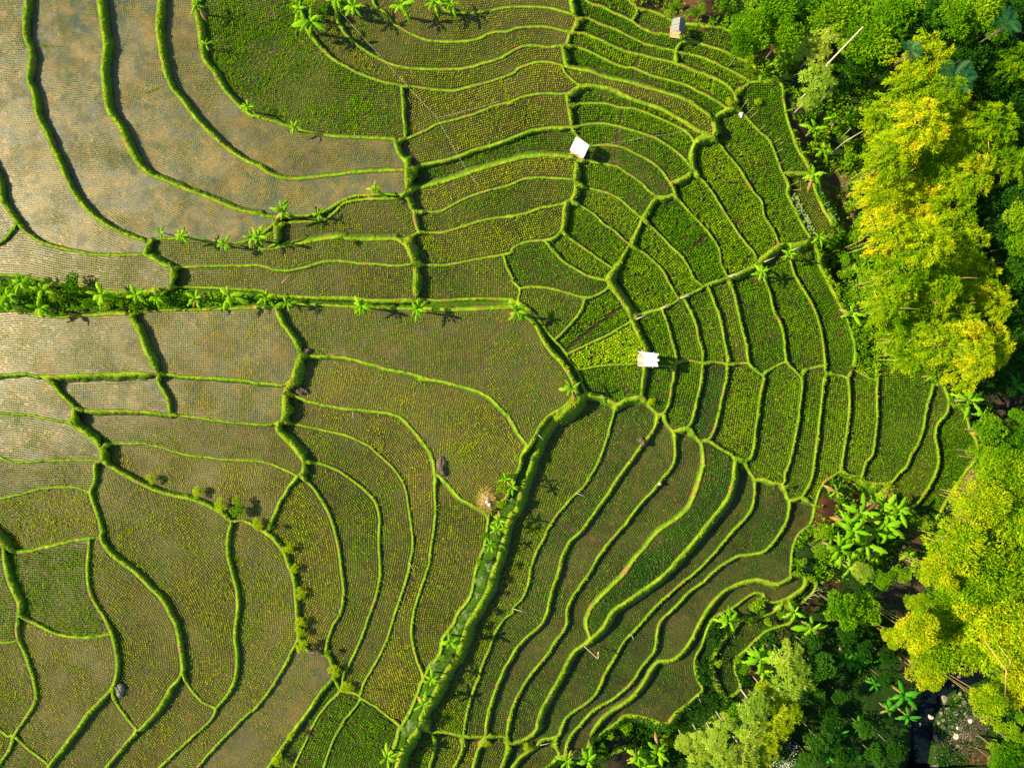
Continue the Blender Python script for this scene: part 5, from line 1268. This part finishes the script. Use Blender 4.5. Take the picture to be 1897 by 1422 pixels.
# ---------------------------------------------------------------- huts
def hut_gable(name, label, corners, zt, rise, m_roof, rdir=0):
    """corners: 4 photo points of the roof outline (ridge joins the middles of sides 0-1 and 2-3)"""
    base_px = np.mean(corners, 0); zg = ground(base_px[0] , base_px[1])
    ze = zg + zt
    cs_ = [P(*c, ze) for c in corners]
    cen = sum(cs_, Vector()) / 4
    t = thing(name, label, 'hut', (cen.x, cen.y, zg))
    L = [np.array(c - Vector((cen.x, cen.y, zg))) for c in cs_]
    r0 = (L[0] + L[1]) / 2 + np.array((0, 0, rise)); r1 = (L[2] + L[3]) / 2 + np.array((0, 0, rise))
    for a, b, c, d in ((L[0], r0, r1, L[3]), (r0, L[1], L[2], r1)):
        # corrugated sheet panels side by side down the ridge
        k = 4
        for i in range(k):
            u0, u1 = i / k, (i + 1) / k - .012
            up = np.array((0, 0, .012 * (i % 2)))
            V = []
            for u in np.linspace(u0, u1, 7):
                wv = np.array((0, 0, .012 * math.sin(u * 60)))
                for e0, e1 in ((a, d), (b, c)):
                    V.append(e0 + (e1 - e0) * u + up + wv)
            V = np.array(V); nv = len(V); V = np.vstack([V, V - np.array((0, 0, .02))])
            F = [(2 * j, 2 * j + 1, 2 * j + 3, 2 * j + 2) for j in range(6)] + [(nv + 2 * j, nv + 2 * j + 2, nv + 2 * j + 3, nv + 2 * j + 1) for j in range(6)]
            F += [(0, nv, nv + 1, 1), (nv - 2, nv - 1, 2 * nv - 1, 2 * nv - 2)]
            F += [(2 * j, 2 * j + 2, nv + 2 * j + 2, nv + 2 * j) for j in range(6)] + [(2 * j + 1, nv + 2 * j + 1, nv + 2 * j + 3, 2 * j + 3) for j in range(6)]
            link('roof_sheet', MB().add(V, F).mesh('roof_sheet', m_roof), t)
    for p in L:
        q = np.array((p[0] * .86, p[1] * .86))
        link('post', MB().tube([(q[0], q[1], -.2), (q[0], q[1], zt + .05)], .035, 6).mesh('post', M_wood), t)
    ang = math.atan2(*(L[1] - L[0])[[1, 0]])
    w1 = np.linalg.norm((L[1] - L[0])[:2]) * .84; w2 = np.linalg.norm((L[3] - L[0])[:2]) * .84
    rot = [[math.cos(ang), -math.sin(ang), 0], [math.sin(ang), math.cos(ang), 0], [0, 0, 1]]
    fl = link('platform', MB().box((0, 0, .45), (w1, w2, .05), rot).mesh('platform', M_wood), t)
    for i in range(-1, 2):
        off = np.array(rot) @ np.array((0, i * w2 * .4, 0))
        link('rafter', MB().box(tuple(off + np.array((0, 0, zt - .04))), (w1 * 1.1, .04, .04), rot).mesh('rafter', M_wood), t)
    return t
hut_gable('field_hut', 'small hut with a bright white tin roof between the upper paddies', [(1067, 253.5), (1092.3, 269), (1080.5, 294), (1055.2, 278.4)], 1.7, .14, M_tin)
hut_gable('field_hut', 'narrow weathered grey gabled shed at the top of the fields', [(1246, 35), (1270, 38), (1267, 62), (1243, 61)], 1.6, .50, M_greytin)
# the central platform with loose white sheets
cx_, cy_ = 1200, 666
zg = ground(1196, 672)
t = thing('sheet_roofed_hut', 'hut roofed with loose white sheets at the centre of the fan of paddies', 'hut', P(cx_, cy_, zg + 1.5) - Vector((0, 0, 1.5)))
f15 = f_at(zg + 1.5)
def hp(x, y, z): return ((1160 + x / 23.7 - cx_) * f15, -(630 + y / 23.7 - cy_) * f15, 1.5 + z)
for (x0, y0, x1, y1, x2, y2, x3, y3, z) in ((480, 480, 1440, 590, 1330, 790, 800, 700, .05), (520, 780, 1440, 820, 1440, 920, 500, 910, .10), (800, 660, 1340, 770, 1380, 830, 800, 850, .13), (700, 900, 1350, 900, 1400, 1160, 800, 1100, .06), (510, 1105, 1400, 1110, 1400, 1165, 520, 1150, .09)):
    q = [hp(x0, y0, z), hp(x1, y1, z - .05), hp(x2, y2, z), hp(x3, y3, z + .05)]
    V = np.array(q); V = np.vstack([V, V - np.array((0, 0, .02))])
    link('roof_sheet', MB().add(V, [(0, 1, 2, 3), (7, 6, 5, 4), (0, 4, 5, 1), (1, 5, 6, 2), (2, 6, 7, 3), (3, 7, 4, 0)]).mesh('roof_sheet', M_tin), t)
for x, y0, y1 in ((720, 440, 1180), (1210, 510, 1230), (520, 760, 930)):
    link('roof_pole', MB().tube([hp(x, y0, -.02), hp(x - 40 * (x > 1000), y1, -.02)], .03, 6).mesh('roof_pole', M_palebark), t)
for x, y in ((700, 560), (1340, 620), (700, 1080), (1340, 1080)):
    a = hp(x, y, 0); link('post', MB().tube([(a[0], a[1], -.2), (a[0], a[1], 1.5)], .035, 6).mesh('post', M_wood), t)
link('platform', MB().box((0, 0, .5), (1.5, 1.1, .05)).mesh('platform', M_wood), t)

# ---------------------------------------------------------------- poles, stakes, strings
ST = [((1371, 205), (1386, 183)), ((1380.5, 213.5), (1397, 198)), ((1386, 222), (1402.6, 207)), ((1404, 244), (1416.6, 232)), ((1420, 255), (1430.5, 245)), ((1428.6, 268), (1445.7, 256)), ((1440, 270), (1452, 262)), ((1436, 285), (1450, 275)), ((1445, 304), (1455, 295)), ((1455, 321), (1467.6, 311)), ((1457, 327), (1466, 317)), ((1464, 344), (1480, 335)), ((1466, 353), (1484, 351))]
for i, (a, b) in enumerate(ST):
    zb = ground(*a); r = math.hypot(b[0] - CX, b[1] - CY); hgt = math.hypot(b[0] - a[0], b[1] - a[1]) * (H - zb) / r
    rod('stake', f'thin pale stake, {ORD[i]} from the top in the row on the upper right bank', 'stake', a, zb - .1, b, zb + hgt, .022, M_wood, group='stakes along the upper right bank')
ST2 = [('c4', 1600, 520, 1620, 550), ('c4', 1550, 575, 1562, 592), ('c4', 1500, 705, 1520, 722), ('c4', 1512, 765, 1540, 782), ('c4', 1525, 800, 1562, 815), ('c4', 1640, 440, 1665, 468)]
for i, (t_, x0, y0, x1, y1) in enumerate(ST2):
    a = tr(t_, x0, y0); b = tr(t_, x1, y1); zb = ground(*a)
    rod('stake', f'short stake, {ORD[i]} in the row on the lowest right bank', 'stake', a, zb, b, zb + 1.0, .02, M_wood, group='stakes on the lowest right bank')
ST3 = [('d4', 345, 135, 420, 110), ('d4', 340, 150, 400, 170), ('d4', 310, 175, 375, 150), ('d4', 300, 180, 345, 182), ('d4', 275, 200, 322, 225), ('d4', 385, 100, 425, 135)]
for i, (t_, x0, y0, x1, y1) in enumerate(ST3):
    a = tr(t_, x0, y0); b = tr(t_, x1, y1); zb = ground(*a)
    rod('stake', f'crossed pinkish stake, {ORD[i]} in the cluster at the tip of the lower terraces', 'stake', a, zb + .1, b, zb + .9, .022, M_palebark, group='crossed stakes at the terrace tip')
PIPES = [('c2', 1618, 642, 1738, 600, 'over the ditch between the two leafy bananas'), ('c2', 1265, 800, 1345, 770, 'above the second paddy of the central fan'), ('c2', 1122, 876, 1188, 850, 'above the first paddy of the central fan'), ('c2', 942, 954, 1024, 918, 'nearest the white sheeted hut'), ('d2', -6, 534, 76, 500, 'left of the right-hand banana on the cross bank'), ('d2', 190, 452, 262, 425, 'at the right end of the cross bank')]
for t_, x0, y0, x1, y1, wh in PIPES:
    a = tr(t_, x0, y0); b = tr(t_, x1, y1); za = max(ground(*a), ground(*b)) + .25
    rod('bamboo_pipe', 'pale bamboo pole ' + wh, 'pole', a, za, b, za, .055, M_palebark, group='bamboo poles laid along the cross bank')
STK = [('b3', 1140, 1350, 1168, 1405, 'small forked stick beside a bank in the lower middle'), ('c3', 500, 840, 572, 870, 'curved orange stick on the bank below the central ditch'), ('c4', 45, 258, 150, 290, 'pale stick lying over the bank at the bottom middle'),
       ('c4', 905, 440, 925, 485, 'short bright stick on a bank of the lower terraces'), ('c4', 1390, 875, 1415, 945, 'long orange stick at the rim of the lowest big paddy'), ('c4', 1325, 985, 1352, 1003, 'tiny white stick below the rim of the lowest big paddy'), ('c4', 240, 1255, 330, 1235, 'white stick near the bottom junction of banks'),
       ('b2', 205, 690, 265, 620, 'thin stick standing in the long middle left paddy'), ('c3', 225, 415, 265, 455, 'white stick crossing the ditch beside the central path'), ('b1', 735, 970, 738, 1000, 'short pale peg on the bank below the green paddy'), ('a4', 0, 0, 1, 1, '')]
for t_, x0, y0, x1, y1, lb in STK:
    if not lb: continue
    a = tr(t_, x0, y0); b = tr(t_, x1, y1); za = max(ground(*a), ground(*b)) + .3
    rod('stick', lb, 'stick', a, za, b, za + .1, .028, M_palebark)
def string(lb, pts, zo=1.0):
    P3 = []
    for x, y in pts: P3.append(P(x, y, ground(x, y) + zo))
    loc = P3[0].copy(); Q = []
    for a, b in zip(P3[:-1], P3[1:]):
        for k in range(8):
            u = k / 8; p = a.lerp(b, u); p.z -= .35 * 4 * u * (1 - u) * .5; Q.append(tuple(p - loc))
    Q.append(tuple(P3[-1] - loc))
    o = link('string_line', MB().tube(Q, .007, 4).mesh('string_line', M_string)); o.location = loc
    o['label'] = lb; o['category'] = 'string'
string('long white string running diagonally over the upper middle paddies', [tr('b1', 620, 70), tr('b1', 860, 340), tr('b1', 1340, 860), tr('b1', 1560, 1250), tr('b1', 1650, 1360)])
string('short white string branching right from the long diagonal one', [tr('b1', 1340, 862), tr('b1', 1550, 810), tr('b1', 1800, 740)])
string('thin white string right of the white tin roof', [tr('c1', 650, 1062), tr('c1', 1000, 1005), tr('c1', 1330, 955)])
# bird-scaring poles with cloth
def scare(lb, a, b, cloth):
    za = ground(*a)
    pa, pb = P(*a, za + .2), P(*b, za + 1.0)
    t = thing('bird_scarer', lb, 'bird scarer', pa)
    link('pole', MB().tube([(0, 0, -.2), tuple(pb - pa)], .03, 6).mesh('pole', M_palebark), t)
    c0 = np.array(pb - pa); c1 = np.array(P(*cloth, za + .25) - pa)
    sd_ = np.array((.09, .03, 0)); V = []
    for k in range(6):
        u = k / 5; c = c0 + (c1 - c0) * u; w = .07 + .05 * math.sin(k * 1.7)
        V += [c - sd_ * w * 9, c + sd_ * w * 9 + np.array((0, 0, .05 * math.sin(k * 2)))]
    V = np.array(V); n = len(V); V = np.vstack([V, V + np.array((0, 0, .012))])
    F = [(2 * j, 2 * j + 1, 2 * j + 3, 2 * j + 2) for j in range(5)] + [(n + 2 * j + 2, n + 2 * j + 3, n + 2 * j + 1, n + 2 * j) for j in range(5)]
    link('cloth', MB().add(V, F).mesh('cloth', M_cloth), t)
scare('leaning white pole with a pinkish cloth strip in the lower right paddy', (1080, 1195.5), (1107, 1219.5), (1108, 1207))
scare('short white pole with a dangling cloth below the middle left bank', (653, 762), (654, 774), (655, 779))

# ---------------------------------------------------------------- mud heaps, rocks, straw
def blob(seed, ax, ay, az, jag=.25, sub=3):
    import bmesh
    bm = bmesh.new(); bmesh.ops.create_icosphere(bm, subdivisions=sub, radius=1)
    r = np.random.RandomState(seed); off = r.rand(3) * 50
    for v in bm.verts:
        c = v.co; n = vnoise(c.x * 2 + off[0] + c.z, c.y * 2 + off[1] - c.z, .9) - .5
        n2 = vnoise(c.x * 5 + off[2], c.y * 5 + c.z * 4, .8) - .5
        k = 1 + jag * (1.6 * n + .7 * n2); v.co = Vector((c.x * ax * k, c.y * ay * k, c.z * az * k))
    me = bpy.data.meshes.new('blob'); bm.to_mesh(me); bm.free(); return me
HEAPS = [(566, 652, 10, 6, 'small dark mud heap at the corner below the banana ditch', .2), (553, 721, 19, 8, 'largest dark mud heap beside the bluish paddy corner', -.4), (819, 864, 9, 17, 'upright oval mud heap right of the middle bank', .1), (222, 1278, 8, 13, 'pale mud heap at the lower left bank', .1), (586, 1208, 13, 5, 'low mud heap between the yellow shrubs', 0), (1189, 817, 6, 9, 'bare brown slump in the bank right of the centre', .6)]
for i, (x, y, rx, ry, lb, rz) in enumerate(HEAPS):
    z = ground(x, y); f = f_at(z)
    me = blob(i, rx * f, ry * f, .38, .45); me.materials.append(M_heap if i != 3 else M_rock)
    o = link('mud_heap', me); o.location = P(x, y, z + .05); o.rotation_euler = (0, 0, rz)
    o['label'] = lb; o['category'] = 'mud heap'
RK = [(1200, 825, 26, 44), (1335, 770, 17, 20), (1290, 940, 30, 34), (1230, 900, 20, 22), (1190, 1000, 20, 20), (1150, 1025, 20, 16), (1078, 975, 26, 20), (1270, 1065, 20, 24), (1300, 1145, 24, 30), (1340, 880, 16, 16), (1370, 845, 20, 26), (1425, 1010, 20, 22), (1190, 1062, 24, 20), (1312, 1070, 13, 14), (1328, 620, 20, 14), (860, 1330, 24, 20), (1110, 1412, 44, 20), (985, 1040, 12, 16), (1115, 1150, 18, 22), (1385, 950, 22, 26), (1270, 700, 12, 14), (1412, 930, 18, 18), (1250, 1000, 16, 12), (1170, 940, 18, 16)]
rocks = []
for i, (x, y, rx, ry) in enumerate(RK):
    px, py = 1497 + x / 4.74, 1122 + y / 4.74
    rocks.append((py, px, rx / 4.74, ry / 4.74, i))
rocks.sort()
pale = {8, 13, 6, 11}
for o_, (py, px, rx, ry, i) in enumerate(rocks):
    z = max(ground(px, py), -7.3); f = f_at(z)
    if stream_d(np.array([px]), np.array([py]))[0] < 26: z = -7.35
    me = blob(100 + i, rx * f, ry * f, min(rx, ry) * f * .7, .3, 2); me.materials.append(M_rockp if i in pale else M_rock)
    o = link('river_rock', me); o.location = P(px, py, z + .1); o.rotation_euler = (0, 0, random.uniform(-.3, .3))
    k = o_ + 1
    nm = ORD[o_] if o_ < 20 else ['twenty-first', 'twenty-second', 'twenty-third', 'twenty-fourth'][o_ - 20]
    o['label'] = f'{"pale sandy" if i in pale else "grey"} river rock, {nm} from the top of the rocks by the stream'
    o['category'] = 'rock'; o['group'] = 'rocks along the stream'
me = blob(300, .17, .16, .15, .3, 2); me.materials.append(M_rockp)
o = link('boulder', me); o.location = P(1222, 896, ground(1222, 896) + .08); o['label'] = 'lone pale boulder on a bank right of the centre'; o['category'] = 'rock'
for (x, y, a, b_, lb) in ((1373, 213, 4, 6, 'bright white sack on the upper right bank beside the stakes'),):
    z = ground(x, y); me = blob(301, a * f_at(z), b_ * f_at(z), .18, .3, 2); me.materials.append(M_tin)
    o = link('sack', me); o.location = P(x, y, z + .12); o['label'] = lb; o['category'] = 'sack'
# gravel by the stream
n = 900
gxx = rng.normal(1775, 26, n); gyy = rng.normal(1345, 34, n)
keep = stream_d(gxx, gyy) > 22; gxx, gyy = gxx[keep], gyy[keep]; n = len(gxx)
zz_ = gsample(Zground, gxx, gyy)
oc = np.array([(1, 0, 0), (0, 1, 0), (-1, 0, 0), (0, -1, 0), (0, 0, 1), (0, 0, -1)], float)
of = np.array([(0, 1, 4), (1, 2, 4), (2, 3, 4), (3, 0, 4), (1, 0, 5), (2, 1, 5), (3, 2, 5), (0, 3, 5)])
sz_ = rng.uniform(.03, .13, n)
cen = np.stack([(gxx - CX) * S * (H - zz_) / H, (CY - gyy) * S * (H - zz_) / H, zz_ + .03], 1)
V = (cen[:, None] + oc[None] * sz_[:, None, None] * rng.uniform(.6, 1.2, (n, 6, 1))).reshape(-1, 3)
F = (of[None] + (np.arange(n) * 6)[:, None, None]).ravel()
link('gravel', raw_mesh('gravel', V, F, 3, [M_rock]), kind='stuff')
# straw heap by the middle ditch
x, y = 902, 926; z = ground(895, 925)
t = thing('straw_heap', 'golden straw heap with pale sticks beside the middle ditch', 'straw heap', P(x, y, z))
me = blob(400, .62, .85, .3, .6); me.materials.append(M_strawb); o = link('mound', me, t)
r = np.random.RandomState(9); n = 2600
u = r.normal(size=(n, 3)); u[:, 2] = abs(u[:, 2]); u /= np.linalg.norm(u, axis=1)[:, None]
b = u * np.array((.62, .85, .3)) * r.uniform(.7, 1.5, n)[:, None] ** 1.5
d = r.normal(0, 1, (n, 3)); d[:, 2] = abs(d[:, 2]) * .3; d /= np.linalg.norm(d, axis=1)[:, None]
s2 = np.cross(d, u); s2 /= np.linalg.norm(s2, axis=1)[:, None]
V, F, A = leaves_from(b, d * r.uniform(.12, .32, n)[:, None], s2 * .016, r.rand(n))
link('straw', raw_mesh('straw', V, F, 4, [M_straw], {'v': A}), t, kind='stuff')
for k in range(7):
    a = -.9 + k * .06
    link('stick', MB().tube([(-.55 + .05 * k, .75 - .04 * k, .35), (-.1 + .05 * k, .1 + .03 * k, .5)], .02, 5).mesh('stick', M_palebark), t)
for k, (dx, dy) in enumerate(((.0, -.1), (.25, -.35))):
    me = blob(410 + k, .14, .16, .1, .3, 2); me.materials.append(M_tin); o = link('bag', me, t); o.location = (dx, dy, .5)
# row of white-flowered bean plants on the upper right bank
cnt_ = 0
n = 260
ys2 = r.rand(n); px = np.interp(ys2, [0, 1], [1470, 1503]) + r.normal(0, 2.2, n); py = np.interp(ys2, [0, 1], [363, 430]) + r.normal(0, 2, n)
px2 = np.interp(ys2, [0, 1], [1520, 1552]) + r.normal(0, 1.5, n); py2 = np.interp(ys2, [0, 1], [355, 425]) + r.normal(0, 2, n)
for nm_, lb, qx, qy, m, nn_ in (('bean_row', 'row of bluish-white leafed bean plants beside the orange path', px, py, M_greygreen, n), ('flower_row', 'thin row of pale bean plants on the outermost upper right bank', px2, py2, M_greygreen, n // 2)):
    qx, qy = qx[:nn_], qy[:nn_]
    zq = gsample(Zground, qx, qy) + .1; fq = S * (H - zq) / H
    K = 7; base = np.repeat(np.stack([(qx - CX) * fq, (CY - qy) * fq, zq + .15 * r.rand(nn_)], 1)[:, None], K, 1)
    th = r.rand(nn_, K) * 6.28; L = .10 + .08 * r.rand(nn_, K)
    d = np.stack([np.cos(th) * L, np.sin(th) * L, .3 * L], 2); s2 = np.stack([-np.sin(th), np.cos(th), 0 * th], 2) * (L * .33)[..., None]
    V, F, A = leaves_from(base.reshape(-1, 3), d.reshape(-1, 3), s2.reshape(-1, 3), r.rand(nn_ * K))
    loc = V.mean(0); me = raw_mesh(nm_, V - loc, F, 4, [m], {'v': A})
    o = link(nm_, me); o.location = loc; o['kind'] = 'stuff'
# white-flowering shrub in the shade
x, y, zg = place(1455, 1398, 2.0)
t = thing('flowering_shrub', 'shrub covered in small white flowers in the shade at the bottom right', 'shrub', (x, y, zg))
o = link('crown', CROWN['dark'][0], t); o.scale = (1.9, 1.9, 1.4); o.location = (0, 0, 1.1)
u = r.normal(size=(420, 3)); u[:, 2] = abs(u[:, 2]); u /= np.linalg.norm(u, axis=1)[:, None]
b = u * np.array((1.75, 1.75, 1.3)) * r.uniform(.7, 1.05, 420)[:, None]
V = (b[:, None] + oc[None] * .05).reshape(-1, 3); F = (of[None] + (np.arange(420) * 6)[:, None, None]).ravel()
o = link('flowers', raw_mesh('flowers', V, F, 3, [M_white]), t, kind='stuff'); o.location = (0, 0, 1.1)
o = link('trunk', TRUNK['t'], t); o.scale = (1.2, 1.2, 2)
print('objects', len(bpy.data.objects))
